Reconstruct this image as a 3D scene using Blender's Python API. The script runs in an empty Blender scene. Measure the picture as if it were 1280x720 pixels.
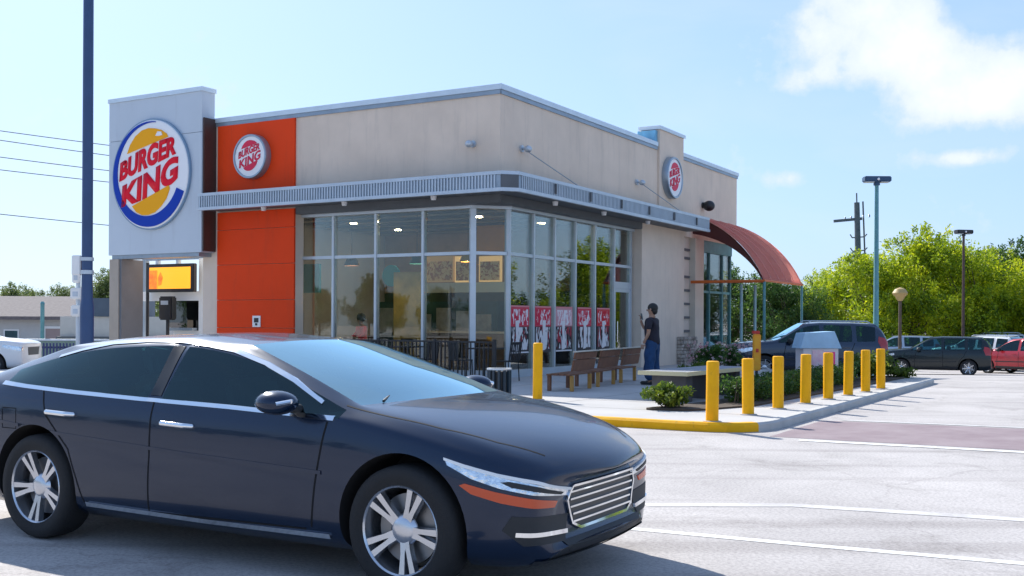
import bpy, bmesh, math, random
from mathutils import Vector, Matrix, noise
from mathutils.bvhtree import BVHTree
R=math.radians
SC=bpy.context.scene
COL=SC.collection
# ------------------------------------------------------------ camera, sky, sun
cam_d=bpy.data.cameras.new('camera'); cam=bpy.data.objects.new('camera',cam_d); COL.objects.link(cam)
cam.location=(0,0,1.5)
cam.rotation_euler=(Matrix.Rotation(R(90),4,'X')@Matrix.Rotation(R(0.3),4,'Z')).to_euler()
cam_d.sensor_width=36; cam_d.lens=36*1350/1280; cam_d.shift_y=41/1280; cam_d.clip_end=3000; cam_d.clip_start=.05
SC.camera=cam
SC.view_settings.view_transform='Standard'; SC.view_settings.look='None'
SC.view_settings.exposure=1.30; SC.view_settings.gamma=1
SUN_DIR=Vector((-.52,.854,0)).normalized()   # horizontal direction towards the sun
SUN_EL=R(38)
w=bpy.data.worlds.new('World'); SC.world=w; w.use_nodes=True
nt=w.node_tree; N=nt.nodes; Lk=nt.links; N.clear()
def nn(t,**k):
    n=N.new(t)
    for a,b in k.items(): setattr(n,a,b)
    return n
sky=nn('ShaderNodeTexSky',sky_type='NISHITA'); sky.sun_disc=False
sky.sun_elevation=SUN_EL; sky.sun_rotation=math.atan2(SUN_DIR.x,SUN_DIR.y)
sky.air_density=1.0; sky.dust_density=1.1; sky.ozone_density=1.3
tc=nn('ShaderNodeTexCoord')
def mth(op,a,b=None,c=None,clamp=False):
    n=nn('ShaderNodeMath',operation=op); n.use_clamp=clamp
    for i,v in enumerate((a,b,c)):
        if v is None: continue
        if isinstance(v,(int,float)): n.inputs[i].default_value=v
        else: Lk.new(v,n.inputs[i])
    return n.outputs[0]
def blob(px,py,hw,hh,amp):
    """an elliptical bank of cloud round a fixed direction of the sky"""
    d=Vector(((px-640)/1350,1,(401-py)/1350)).normalized()
    right=Vector((d.y,-d.x,0)).normalized(); up=right.cross(d)
    def dot(v,s):
        n=nn('ShaderNodeVectorMath',operation='DOT_PRODUCT'); Lk.new(tc.outputs['Generated'],n.inputs[0]); n.inputs[1].default_value=v*s
        return n.outputs['Value']
    a=dot(right,1350/hw); b=mth('SUBTRACT',dot(up,1350/hh),0)
    r2=mth('ADD',mth('MULTIPLY',a,a),mth('MULTIPLY',b,b))
    m=mth('MULTIPLY',mth('EXPONENT',mth('MULTIPLY',r2,-1.0)),amp)
    front=mth('GREATER_THAN',dot(d,1.0),0.0)
    return mth('MULTIPLY',m,front)
acc=None
for p in [(1065,20,85,56,1.1),(1128,75,85,44,1.1),(1015,100,46,22,.85),(1175,135,75,28,1.0),(1278,95,50,52,1.1),(1200,197,46,11,.75),(980,222,36,13,.85),(1180,290,80,16,.4),(1430,60,120,60,.8),(-300,80,220,70,.8),(1215,190,70,12,.5)]:
    b=blob(*p); acc=b if acc is None else mth('ADD',acc,b)
no=nn('ShaderNodeTexNoise'); no.inputs['Scale'].default_value=13; no.inputs['Detail'].default_value=9; no.inputs['Roughness'].default_value=.62
Lk.new(tc.outputs['Generated'],no.inputs['Vector'])
no2=nn('ShaderNodeTexNoise'); no2.inputs['Scale'].default_value=2.6; no2.inputs['Detail'].default_value=5
Lk.new(tc.outputs['Generated'],no2.inputs['Vector'])
v=mth('ADD',mth('MULTIPLY',mth('SUBTRACT',no.outputs['Fac'],.5),3.0),acc)
v=mth('ADD',v,mth('MULTIPLY',mth('SUBTRACT',no2.outputs['Fac'],.56),1.2))
veil=nn('ShaderNodeTexNoise'); veil.inputs['Scale'].default_value=3.2; veil.inputs['Detail'].default_value=7; veil.inputs['Distortion'].default_value=.6
mpv=nn('ShaderNodeMapping'); mpv.inputs['Scale'].default_value=(1,1,3.2); mpv.inputs['Rotation'].default_value=(.12,.2,0); Lk.new(tc.outputs['Generated'],mpv.inputs[0]); Lk.new(mpv.outputs[0],veil.inputs['Vector'])
cl=mth('MULTIPLY',mth('SMOOTH_MIN',mth('MULTIPLY',mth('SUBTRACT',v,.36),1.55,clamp=True),1,.2),.92,clamp=True)
cl=mth('MAXIMUM',cl,mth('MULTIPLY',mth('SUBTRACT',veil.outputs['Fac'],.50),1.1,clamp=True))
mix=nn('ShaderNodeMix',data_type='RGBA'); Lk.new(cl,mix.inputs[0]); gm=nn('ShaderNodeGamma'); Lk.new(sky.outputs[0],gm.inputs[0]); gm.inputs[1].default_value=.42
tn=nn('ShaderNodeMix',data_type='RGBA',blend_type='MULTIPLY'); tn.inputs[0].default_value=1; Lk.new(gm.outputs[0],tn.inputs[6]); tn.inputs[7].default_value=(1.04,1.36,1.90,1)
Lk.new(tn.outputs[2],mix.inputs[6]); cv=nn('ShaderNodeMix',data_type='RGBA'); cv.inputs[6].default_value=(2.9,3.25,3.8,1); cv.inputs[7].default_value=(4.1,4.15,4.2,1); Lk.new(mth('MULTIPLY',mth('SUBTRACT',v,.75),.8,clamp=True),cv.inputs[0]); Lk.new(cv.outputs[2],mix.inputs[7])
bg=nn('ShaderNodeBackground'); bg.inputs[1].default_value=.115
Lk.new(mix.outputs[2],bg.inputs[0]); wo=nn('ShaderNodeOutputWorld'); Lk.new(bg.outputs[0],wo.inputs[0])
sd=bpy.data.lights.new('sun','SUN'); sd.energy=3.1; sd.angle=R(.6); sd.color=(1,.955,.88)
so=bpy.data.objects.new('sun',sd); COL.objects.link(so)
sv=Vector((SUN_DIR.x*math.cos(SUN_EL),SUN_DIR.y*math.cos(SUN_EL),math.sin(SUN_EL)))
so.rotation_euler=sv.to_track_quat('Z','Y').to_euler(); so.location=(0,0,40)

# ------------------------------------------------------------ materials
MT={}
def mat(name,col,rough=.6,metal=0,var=0,vscale=3,bump=0,bscale=40,coat=0,spec=.5,emit=None,estr=1,alt=None,detail=6):
    if name in MT: return MT[name]
    m=bpy.data.materials.new(name); m.use_nodes=True; n=m.node_tree.nodes; l=m.node_tree.links
    b=n['Principled BSDF']; b.inputs['Base Color'].default_value=(*col,1); b.inputs['Roughness'].default_value=rough
    b.inputs['Metallic'].default_value=metal; b.inputs['Coat Weight'].default_value=coat; b.inputs['Coat Roughness'].default_value=.03
    b.inputs['Specular IOR Level'].default_value=spec
    t=n.new('ShaderNodeTexCoord')
    if var or alt:
        q=n.new('ShaderNodeTexNoise'); q.inputs['Scale'].default_value=vscale; q.inputs['Detail'].default_value=detail; q.inputs['Roughness'].default_value=.6
        l.new(t.outputs['Object'],q.inputs['Vector'])
        r=n.new('ShaderNodeValToRGB'); r.color_ramp.elements[0].position=.3; r.color_ramp.elements[1].position=.7
        c2=alt or tuple(min(1,c*(1+var)) for c in col)
        c1=col if alt else tuple(c*(1-var) for c in col)
        r.color_ramp.elements[0].color=(*c1,1); r.color_ramp.elements[1].color=(*c2,1)
        l.new(q.outputs['Fac'],r.inputs[0]); l.new(r.outputs[0],b.inputs['Base Color'])
    if bump:
        q=n.new('ShaderNodeTexNoise'); q.inputs['Scale'].default_value=bscale; q.inputs['Detail'].default_value=4
        l.new(t.outputs['Object'],q.inputs['Vector'])
        u=n.new('ShaderNodeBump'); u.inputs['Strength'].default_value=bump; u.inputs['Distance'].default_value=.02
        l.new(q.outputs['Fac'],u.inputs['Height']); l.new(u.outputs[0],b.inputs['Normal'])
    if emit: b.inputs['Emission Color'].default_value=(*emit,1); b.inputs['Emission Strength'].default_value=estr
    MT[name]=m; return m
def glass(name,tint,base=.05,k=1.3,rough=.0,ior=1.5,gcol=(1,1,1)):
    m=bpy.data.materials.new(name); m.use_nodes=True; n=m.node_tree.nodes; l=m.node_tree.links; n.clear()
    o=n.new('ShaderNodeOutputMaterial'); mx=n.new('ShaderNodeMixShader'); t=n.new('ShaderNodeBsdfTransparent'); g=n.new('ShaderNodeBsdfGlossy')
    t.inputs[0].default_value=(*tint,1); g.inputs['Roughness'].default_value=rough; g.inputs['Color'].default_value=(*gcol,1)
    f=n.new('ShaderNodeFresnel'); f.inputs[0].default_value=ior
    a=n.new('ShaderNodeMath'); a.operation='MULTIPLY_ADD'; a.use_clamp=True; a.inputs[1].default_value=k; a.inputs[2].default_value=base
    l.new(f.outputs[0],a.inputs[0]); l.new(a.outputs[0],mx.inputs[0]); l.new(t.outputs[0],mx.inputs[1]); l.new(g.outputs[0],mx.inputs[2]); l.new(mx.outputs[0],o.inputs[0])
    MT[name]=m; return m
def leafmat(name,c1,c2,c3):
    m=bpy.data.materials.new(name); m.use_nodes=True; n=m.node_tree.nodes; l=m.node_tree.links; n.clear()
    o=n.new('ShaderNodeOutputMaterial'); mx=n.new('ShaderNodeMixShader'); mx.inputs[0].default_value=.5
    d=n.new('ShaderNodeBsdfPrincipled'); d.inputs['Roughness'].default_value=.55; t=n.new('ShaderNodeBsdfTranslucent')
    g=n.new('ShaderNodeNewGeometry'); r=n.new('ShaderNodeValToRGB')
    e=r.color_ramp.elements; e[0].color=(*c1,1); e[1].color=(*c3,1); k=e.new(.5); k.color=(*c2,1)
    tc_=n.new('ShaderNodeTexCoord'); q=n.new('ShaderNodeTexNoise'); q.inputs['Scale'].default_value=.75; q.inputs['Detail'].default_value=4; l.new(tc_.outputs['Object'],q.inputs['Vector'])
    a=n.new('ShaderNodeMath'); a.operation='MULTIPLY_ADD'; l.new(g.outputs['Random Per Island'],a.inputs[0]); a.inputs[1].default_value=.55
    b=n.new('ShaderNodeMath'); b.operation='MULTIPLY_ADD'; l.new(q.outputs['Fac'],b.inputs[0]); b.inputs[1].default_value=2.1; b.inputs[2].default_value=-.80
    l.new(b.outputs[0],a.inputs[2]); l.new(a.outputs[0],r.inputs[0])
    l.new(r.outputs[0],d.inputs['Base Color']); l.new(r.outputs[0],t.inputs[0])
    l.new(d.outputs[0],mx.inputs[1]); l.new(t.outputs[0],mx.inputs[2]); l.new(mx.outputs[0],o.inputs[0]); MT[name]=m; return m

stucco=mat('stucco',(.73,.60,.485),.85,var=.07,vscale=.9,bump=.25,bscale=90)
stucco_low=mat('stucco_low',(.68,.59,.50),.85,var=.07,vscale=1.1,bump=.25,bscale=90)
cream=mat('cream_paint',(.62,.55,.45),.8,var=.06,vscale=2,bump=.15,bscale=60)
orange=mat('orange_panel',(.80,.060,.010),.5,var=.06,vscale=.7,spec=.12)
coping=mat('coping_metal',(.62,.70,.76),.4,metal=.3,var=.05)
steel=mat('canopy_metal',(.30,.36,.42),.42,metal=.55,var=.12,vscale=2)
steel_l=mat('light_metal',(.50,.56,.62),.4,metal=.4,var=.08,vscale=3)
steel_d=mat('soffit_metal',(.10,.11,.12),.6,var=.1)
alum=mat('aluminium',(.55,.60,.64),.38,metal=.45,var=.05)
signgrey=mat('sign_panel',(.52,.58,.64),.5,var=.035,vscale=.6)
white=mat('white_paint',(.80,.80,.78),.5,var=.03)
signwhite=mat('sign_white',(.82,.82,.83),.35)
brown=mat('brown_metal',(.07,.035,.028),.5,var=.15)
blue=mat('logo_blue',(.006,.045,.38),.4,spec=.15); red=mat('logo_red',(.78,.006,.025),.4,spec=.15); yellow=mat('logo_yellow',(.92,.40,.006),.4,spec=.15)
pinkred=mat('logo_rose',(.70,.04,.09),.4,spec=.15)
black=mat('black_metal',(.012,.014,.018),.4,var=.2); dark=mat('dark_plastic',(.02,.022,.025),.6,var=.2)
rubber=mat('rubber',(.016,.016,.017),.85,bump=.2,bscale=60)
chrome=mat('chrome',(.80,.82,.84),.08,metal=1); alloy=mat('alloy',(.56,.58,.62),.24,metal=.9)
discm=mat('brake_disc',(.25,.25,.25),.4,metal=.8)
teal=mat('teal_metal',(.10,.27,.29),.45,var=.15,vscale=4); tealpale=mat('pale_teal_metal',(.28,.48,.52),.4,var=.1)
navy=mat('navy_pole',(.028,.065,.16),.45,var=.12,vscale=2)
concrete=mat('sidewalk_concrete',(.42,.41,.40),.9,var=.09,vscale=.8,bump=.25,bscale=50)
yellowp=mat('bollard_yellow',(.90,.45,.004),.5,spec=.2,alt=(.82,.38,.004),vscale=5,bump=.08,bscale=25)
wood=mat('bench_wood',(.16,.065,.032),.6,alt=(.23,.10,.05),vscale=5); ochrewood=mat('ochre_wood',(.45,.24,.06),.6,var=.2)
floorm=mat('interior_floor',(.16,.15,.13),.5,var=.15); intwall=mat('interior_wall',(.42,.34,.26),.8,var=.1); ceilm=mat('interior_ceiling',(.50,.38,.27),.8,var=.08)
ochre=mat('ochre_panel',(.42,.26,.08),.6,var=.2,vscale=3); cyanp=mat('turquoise_panel',(.03,.38,.42),.5,var=.1); darkteal=mat('dark_teal',(.012,.06,.07),.5,var=.3)
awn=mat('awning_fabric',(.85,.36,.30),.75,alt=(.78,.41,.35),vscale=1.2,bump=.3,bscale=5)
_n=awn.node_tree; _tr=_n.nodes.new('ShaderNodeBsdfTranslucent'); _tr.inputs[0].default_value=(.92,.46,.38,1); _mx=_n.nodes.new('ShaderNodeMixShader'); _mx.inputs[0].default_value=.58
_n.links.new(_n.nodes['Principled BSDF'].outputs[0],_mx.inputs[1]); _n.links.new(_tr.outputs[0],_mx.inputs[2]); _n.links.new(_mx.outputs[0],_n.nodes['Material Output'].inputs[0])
awnd=mat('awning_shaded',(.16,.05,.04),.8,var=.1)  # awning fabric again, coloured darker for the shade at the near end
orangebar=mat('orange_bar',(.62,.13,.02),.5,var=.1)
skin=mat('skin',(.36,.20,.13),.5,var=.06,vscale=8); hairm=mat('hair',(.012,.010,.009),.6)
shirtd=mat('dark_shirt',(.018,.016,.026),.85,bump=.5,bscale=14); jeans=mat('denim',(.012,.050,.13),.85,var=.25,vscale=9,bump=.6,bscale=12); redcloth=mat('red_cloth',(.75,.006,.02),.8,bump=.3,bscale=14)
bark=mat('bark',(.10,.075,.055),.9,var=.3,vscale=5,bump=.6,bscale=14)
roofm=mat('shingle',(.15,.13,.13),.9,var=.2,vscale=6,bump=.5,bscale=30); housewall=mat('house_wall',(.50,.49,.47),.85,var=.05)
garage=mat('garage_door',(.36,.27,.25),.7,var=.05)
wirem=mat('cable',(.10,.11,.12),.7); poleg=mat('weathered_pole',(.10,.12,.13),.8,var=.2,vscale=4)
soil=mat('soil',(.07,.05,.035),.95,var=.3,vscale=6,bump=.5)
glassw=glass('shop_glass',(.84,.90,.88),.01,.85); glassc=glass('car_glass',(.24,.44,.46),.0,1.2,gcol=(.62,.90,.95)); glassws=glass('windscreen_glass',(.30,.66,.70),.14,2.0,gcol=(.66,.94,1.0))
glassh=glass('lamp_glass',(.80,.85,.88),.10,1.2)
leafy=leafmat('sunny_leaves',(.040,.10,.010),(.32,.43,.012),(.70,.70,.02))
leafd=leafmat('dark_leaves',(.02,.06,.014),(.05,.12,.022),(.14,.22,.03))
leafh=leafmat('shrub_leaves',(.03,.07,.012),(.10,.16,.015),(.24,.27,.02))
leafp=leafmat('palm_leaves',(.06,.10,.03),(.12,.17,.05),(.22,.26,.07))
flower=leafmat('flowers',(.45,.05,.12),(.65,.45,.45),(.75,.72,.68))

def wear(m,col,scale,thr,stretch=(1,1,1),amt=.6):
    n=m.node_tree.nodes; l=m.node_tree.links; b=n['Principled BSDF']; src=b.inputs['Base Color'].links[0].from_socket
    t=n.new('ShaderNodeTexCoord'); mp=n.new('ShaderNodeMapping'); mp.inputs['Scale'].default_value=stretch; l.new(t.outputs['Object'],mp.inputs[0])
    q=n.new('ShaderNodeTexNoise'); q.inputs['Scale'].default_value=scale; q.inputs['Detail'].default_value=8; q.inputs['Roughness'].default_value=.7; l.new(mp.outputs[0],q.inputs['Vector'])
    r=n.new('ShaderNodeMapRange'); r.inputs[1].default_value=thr; r.inputs[2].default_value=thr+.12; r.inputs[4].default_value=amt; l.new(q.outputs['Fac'],r.inputs[0])
    x=n.new('ShaderNodeMix'); x.data_type='RGBA'; l.new(r.outputs[0],x.inputs[0]); l.new(src,x.inputs[6]); x.inputs[7].default_value=(*col,1); l.new(x.outputs[2],b.inputs['Base Color'])
wear(yellowp,(.16,.10,.05),7,.60,(1,1,.45),.75); wear(stucco,(.50,.42,.35),1.6,.52,(2.2,2.2,.22),.28); wear(orange,(.45,.06,.03),1.4,.56,(2,2,.3),.22); wear(signgrey,(.38,.42,.46),1.2,.56,(2,2,.25),.3)
wear(concrete,(.30,.29,.28),1.3,.60,(1,1,1),.4)
def printmat(name,c1,c2,sx,sz,thr,soft=.02,c3=None):
    m=bpy.data.materials.new(name); m.use_nodes=True; n=m.node_tree.nodes; l=m.node_tree.links; b=n['Principled BSDF']; b.inputs['Roughness'].default_value=.5; b.inputs['Specular IOR Level'].default_value=.2
    t=n.new('ShaderNodeTexCoord'); mp=n.new('ShaderNodeMapping'); mp.inputs['Scale'].default_value=(sx,sx,sz); l.new(t.outputs['Object'],mp.inputs[0])
    q=n.new('ShaderNodeTexNoise'); q.inputs['Scale'].default_value=1; q.inputs['Detail'].default_value=2.5; q.inputs['Distortion'].default_value=.9; l.new(mp.outputs[0],q.inputs['Vector'])
    r=n.new('ShaderNodeValToRGB'); e=r.color_ramp.elements; e[0].position=thr; e[0].color=(*c1,1); e[1].position=thr+soft; e[1].color=(*c2,1)
    if c3: k=e.new(thr-.10); k.color=(*c3,1); k2=e.new(thr-.085); k2.color=(*c1,1)
    l.new(q.outputs['Fac'],r.inputs[0]); l.new(r.outputs[0],b.inputs['Base Color']); return m
def ground_mat():
    m=bpy.data.materials.new('worn_concrete_road'); m.use_nodes=True; n=m.node_tree.nodes; l=m.node_tree.links; b=n['Principled BSDF']
    b.inputs['Roughness'].default_value=.88
    t=n.new('ShaderNodeTexCoord')
    def noi(s,d=6,ro=.6,dist=0):
        q=n.new('ShaderNodeTexNoise'); q.inputs['Scale'].default_value=s; q.inputs['Detail'].default_value=d; q.inputs['Roughness'].default_value=ro; q.inputs['Distortion'].default_value=dist
        l.new(t.outputs['Object'],q.inputs['Vector']); return q.outputs['Fac']
    r=n.new('ShaderNodeValToRGB'); e=r.color_ramp.elements; e[0].position=.32; e[0].color=(.36,.34,.33,1); e[1].position=.68; e[1].color=(.50,.475,.46,1)
    l.new(noi(.33,8,.65,.4),r.inputs[0])
    r2=n.new('ShaderNodeValToRGB'); e=r2.color_ramp.elements; e[0].position=.38; e[0].color=(.76,.75,.75,1); e[1].position=.58; e[1].color=(1.06,1.05,1.04,1)
    l.new(noi(38,3,.7),r2.inputs[0])
    mx=n.new('ShaderNodeMix'); mx.data_type='RGBA'; mx.blend_type='MULTIPLY'; mx.inputs[0].default_value=1; l.new(r.outputs[0],mx.inputs[6]); l.new(r2.outputs[0],mx.inputs[7])
    # cracks and oil spots
    vo=n.new('ShaderNodeTexVoronoi'); vo.feature='DISTANCE_TO_EDGE'; vo.inputs['Scale'].default_value=.22
    wv=n.new('ShaderNodeVectorMath'); wv.operation='MULTIPLY_ADD'; 
    nz=n.new('ShaderNodeTexNoise'); nz.inputs['Scale'].default_value=1.6; nz.inputs['Detail'].default_value=5; l.new(t.outputs['Object'],nz.inputs['Vector'])
    l.new(nz.outputs['Color'],wv.inputs[0]); wv.inputs[1].default_value=(1.1,1.1,0); l.new(t.outputs['Object'],wv.inputs[2]); l.new(wv.outputs[0],vo.inputs['Vector'])
    r3=n.new('ShaderNodeValToRGB'); e=r3.color_ramp.elements; e[0].position=0; e[0].color=(.62,.6,.6,1); e[1].position=.004; e[1].color=(1,1,1,1); l.new(vo.outputs['Distance'],r3.inputs[0])
    m2=n.new('ShaderNodeMix'); m2.data_type='RGBA'; m2.blend_type='MULTIPLY'; m2.inputs[0].default_value=.45; l.new(mx.outputs[2],m2.inputs[6]); l.new(r3.outputs[0],m2.inputs[7])
    r4=n.new('ShaderNodeValToRGB'); e=r4.color_ramp.elements; e[0].position=.52; e[0].color=(1,1,1,1); e[1].position=.72; e[1].color=(.72,.71,.70,1); l.new(noi(1.1,7,.75,.8),r4.inputs[0])
    # tyre marks: long soft streaks along the lane
    mpt=n.new('ShaderNodeMapping'); mpt.inputs['Rotation'].default_value=(0,0,R(24)); mpt.inputs['Scale'].default_value=(.06,1.5,1); l.new(t.outputs['Object'],mpt.inputs[0])
    qt=n.new('ShaderNodeTexNoise'); qt.inputs['Scale'].default_value=1.3; qt.inputs['Detail'].default_value=6; qt.inputs['Distortion'].default_value=.3; l.new(mpt.outputs[0],qt.inputs['Vector'])
    rt=n.new('ShaderNodeValToRGB'); e=rt.color_ramp.elements; e[0].position=.54; e[0].color=(1,1,1,1); e[1].position=.68; e[1].color=(.80,.79,.79,1); l.new(qt.outputs['Fac'],rt.inputs[0])
    mt=n.new('ShaderNodeMix'); mt.data_type='RGBA'; mt.blend_type='MULTIPLY'; mt.inputs[0].default_value=1; l.new(m2.outputs[2],mt.inputs[6]); l.new(rt.outputs[0],mt.inputs[7]); m2=mt
    m3=n.new('ShaderNodeMix'); m3.data_type='RGBA'; m3.blend_type='MULTIPLY'; m3.inputs[0].default_value=1; l.new(m2.outputs[2],m3.inputs[6]); l.new(r4.outputs[0],m3.inputs[7])
    l.new(m3.outputs[2],b.inputs['Base Color'])
    u=n.new('ShaderNodeBump'); u.inputs['Strength'].default_value=.35; u.inputs['Distance'].default_value=.01; l.new(noi(60,3,.7),u.inputs['Height']); l.new(u.outputs[0],b.inputs['Normal'])
    return m
roadm=ground_mat()
def paintmat(name,col,lo=.42,hi=.5):
    """worn road paint: part of it worn through to the concrete"""
    m=bpy.data.materials.new(name); m.use_nodes=True; n=m.node_tree.nodes; l=m.node_tree.links; b=n['Principled BSDF']; b.inputs['Roughness'].default_value=.8
    t=n.new('ShaderNodeTexCoord'); q=n.new('ShaderNodeTexNoise'); q.inputs['Scale'].default_value=2.5; q.inputs['Detail'].default_value=9; q.inputs['Roughness'].default_value=.75; l.new(t.outputs['Object'],q.inputs['Vector'])
    r=n.new('ShaderNodeValToRGB'); e=r.color_ramp.elements; e[0].position=lo; e[0].color=(.42,.40,.39,1); e[1].position=hi; e[1].color=(*col,1); l.new(q.outputs['Fac'],r.inputs[0]); l.new(r.outputs[0],b.inputs['Base Color']); MT[name]=m; return m
lineM=paintmat('worn_white_paint',(.72,.72,.70),.36,.46); faintM=paintmat('faded_white_paint',(.56,.55,.54),.40,.56)

# ------------------------------------------------------------ mesh helpers
class MB:
    def __init__(s): s.bm=bmesh.new()
    def box(s,x0,x1,y0,y1,z0,z1,M=None,bev=0):
        r=bmesh.ops.create_cube(s.bm,size=1); vs=r['verts']
        for v in vs: v.co=Vector(((x0+x1)/2+v.co.x*(x1-x0),(y0+y1)/2+v.co.y*(y1-y0),(z0+z1)/2+v.co.z*(z1-z0)))
        if bev:
            es={e for v in vs for e in v.link_edges}
            q=bmesh.ops.bevel(s.bm,geom=list(es),offset=bev,segments=2,affect='EDGES'); vs=list({v for f in q['faces'] for v in f.verts}|{v for v in vs if v.is_valid})
        if M is not None:
            for v in vs: v.co=M@v.co
        return s
    def cyl(s,p0,p1,r0,r1=None,seg=16,cap=True):
        p0=Vector(p0);p1=Vector(p1); r1=r0 if r1 is None else r1; d=p1-p0
        M=Matrix.Translation((p0+p1)/2)@d.to_track_quat('Z','Y').to_matrix().to_4x4()
        bmesh.ops.create_cone(s.bm,cap_ends=cap,segments=seg,radius1=r0,radius2=r1,depth=d.length,matrix=M); return s
    def tube(s,pts,r,seg=8):
        for a,b in zip(pts,pts[1:]): s.cyl(a,b,r,seg=seg)
        return s
    def lathe(s,prof,M=None,seg=32):
        M=M or Matrix(); rings=[]
        for (r,z) in prof:
            rings.append([s.bm.verts.new(M@Vector((r*math.cos(2*math.pi*i/seg),r*math.sin(2*math.pi*i/seg),z))) for i in range(seg)])
        for a,b in zip(rings,rings[1:]):
            for i in range(seg): s.bm.faces.new((a[i],a[(i+1)%seg],b[(i+1)%seg],b[i]))
        return s
    def prism(s,poly,z0,z1,M=None):
        M=M or Matrix(); n=len(poly)
        a=[s.bm.verts.new(M@Vector((x,y,z0))) for x,y in poly]; b=[s.bm.verts.new(M@Vector((x,y,z1))) for x,y in poly]
        s.bm.faces.new(a[::-1]); s.bm.faces.new(b)
        for i in range(n): s.bm.faces.new((a[i],a[(i+1)%n],b[(i+1)%n],b[i]))
        return s
    def sph(s,c,r,sx=1,sy=1,sz=1,seg=16):
        q=bmesh.ops.create_uvsphere(s.bm,u_segments=seg,v_segments=seg//2+2,radius=r)
        for v in q['verts']: v.co=Vector((v.co.x*sx+c[0],v.co.y*sy+c[1],v.co.z*sz+c[2]))
        return s
    def build(s,name,m,parent=None,smooth=None):
        bmesh.ops.recalc_face_normals(s.bm,faces=s.bm.faces[:])
        me=bpy.data.meshes.new(name)
        if smooth is not None:
            for f in s.bm.faces: f.smooth=True
            for e in s.bm.edges:
                if len(e.link_faces)==2 and e.calc_face_angle(0)>R(smooth): e.smooth=False
        s.bm.to_mesh(me); s.bm.free()
        for q in (m if isinstance(m,(list,tuple)) else [m]): me.materials.append(q)
        return link(name,me,parent)
def link(name,me,parent=None):
    o=bpy.data.objects.new(name,me); COL.objects.link(o)
    if parent is not None: o.parent=parent
    return o
def tag(o,label=None,cat=None,group=None,kind=None):
    if label: o['label']=label
    if cat: o['category']=cat
    if group: o['group']=group
    if kind: o['kind']=kind
    return o
def thing(name,label,cat,loc=(0,0,0),rz=0,group=None,kind=None):
    o=bpy.data.objects.new(name,None); COL.objects.link(o); o.location=loc; o.rotation_euler=(0,0,rz); o.empty_display_size=.2
    return tag(o,label,cat,group,kind)
def kids(o): return [c for c in COL.objects if c.parent==o]
def copy_tree(o,parent=None):
    c=o.copy(); COL.objects.link(c)
    if parent is not None: c.parent=parent
    for ch in kids(o): copy_tree(ch,c)
    return c
ANG=math.atan2(1350,787); cR=Vector((math.cos(ANG),math.sin(ANG))); cL=Vector((-cR.y,cR.x)); C0=Vector((-.2955,25.214))
def W(X,Y,z=0): # site frame (X along the shop's long side, Y along its front) to world
    return (C0.x+X*cR.x+Y*cL.x, C0.y+X*cR.y+Y*cL.y, z)
def terr(y): # the far side of the lot drops a little
    t=max(0,min(1,(y-27)/23)); return -.80*(t*t*(3-2*t)*.35+t*.65)

# ------------------------------------------------------------ ground
def make_ground():
    bm=bmesh.new()
    ys=[-60,-30,-10,0,5,10,15,20,24,27]+[27+i*2.3 for i in range(1,11)]+[60,80,120,200,400,900]; xs=[-900,-300,-100,-60,-40,-25,-12,0,12,25,40,60,100,300,900]
    g=[[bm.verts.new((x,y,terr(y))) for x in xs] for y in ys]
    for i in range(len(ys)-1):
        for j in range(len(xs)-1): bm.faces.new((g[i][j],g[i][j+1],g[i+1][j+1],g[i+1][j]))
    me=bpy.data.meshes.new('ground'); bm.to_mesh(me); bm.free(); me.materials.append(roadm)
    return tag(link('ground',me),kind='structure')
make_ground()
def rotobj(o,z=0): o.location=W(0,0,z); o.rotation_euler=(0,0,ANG); return o
def round_poly(pts,r,n=6):
    out=[]
    for i,p in enumerate(pts):
        a=Vector(pts[i-1]);b=Vector(p);c=Vector(pts[(i+1)%len(pts)]); rr=r[i]
        if rr==0: out.append(tuple(b)); continue
        u=(a-b).normalized(); v=(c-b).normalized(); s=b+u*rr; e=b+v*rr
        for k in range(n+1):
            t=k/n; q=s*(1-t)**2+b*2*t*(1-t)+e*t*t; out.append((q.x,q.y))
    return out
isl=[(-7.62,16),(-7.62,-8.55),(7.6,-8.55),(7.6,-3.6),(17.6,-3.6),(17.6,9.7),(10,16)]
isl_in=[(-7.47,16),(-7.47,-8.4),(7.45,-8.4),(7.45,-3.45),(17.45,-3.45),(17.45,9.7),(9.9,15.8)]
outer=round_poly(isl,[0,1.0,1.2,.3,.3,0,0]); inner=round_poly(isl_in,[0,.85,1.05,.2,.2,0,0])
mb=MB(); mb.prism(inner,-1.2,.12); sw=rotobj(mb.build('sidewalk',concrete)); tag(sw,kind='structure')
# kerb: a bevelled ring, yellow along the drive side and round the tip
def kerb(name,idx,m,z=.126):
    mb=MB(); bm=mb.bm
    P=[]
    for i in idx:
        o=Vector(outer[i]); q=Vector(inner[i]); P.append([bm.verts.new(v) for v in ((o.x,o.y,-.3),(o.x,o.y,z-.03),(o.x*.8+q.x*.2,o.y*.8+q.y*.2,z),(q.x,q.y,z),(q.x,q.y,-.3))])
    for a,b in zip(P,P[1:]):
        for k in range(4): bm.faces.new((a[k],b[k],b[k+1],a[k+1]))
    bm.faces.new(P[0]); bm.faces.new(P[-1][::-1])
    return rotobj(mb.build(name,m))
tag(kerb('kerb',list(range(0,6)),yellowp),kind='structure')
tag(kerb('kerb',list(range(5,len(outer)-1)),mat('kerb_concrete',(.46,.45,.43),.9,var=.12,vscale=2,bump=.2)),kind='structure')
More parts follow.
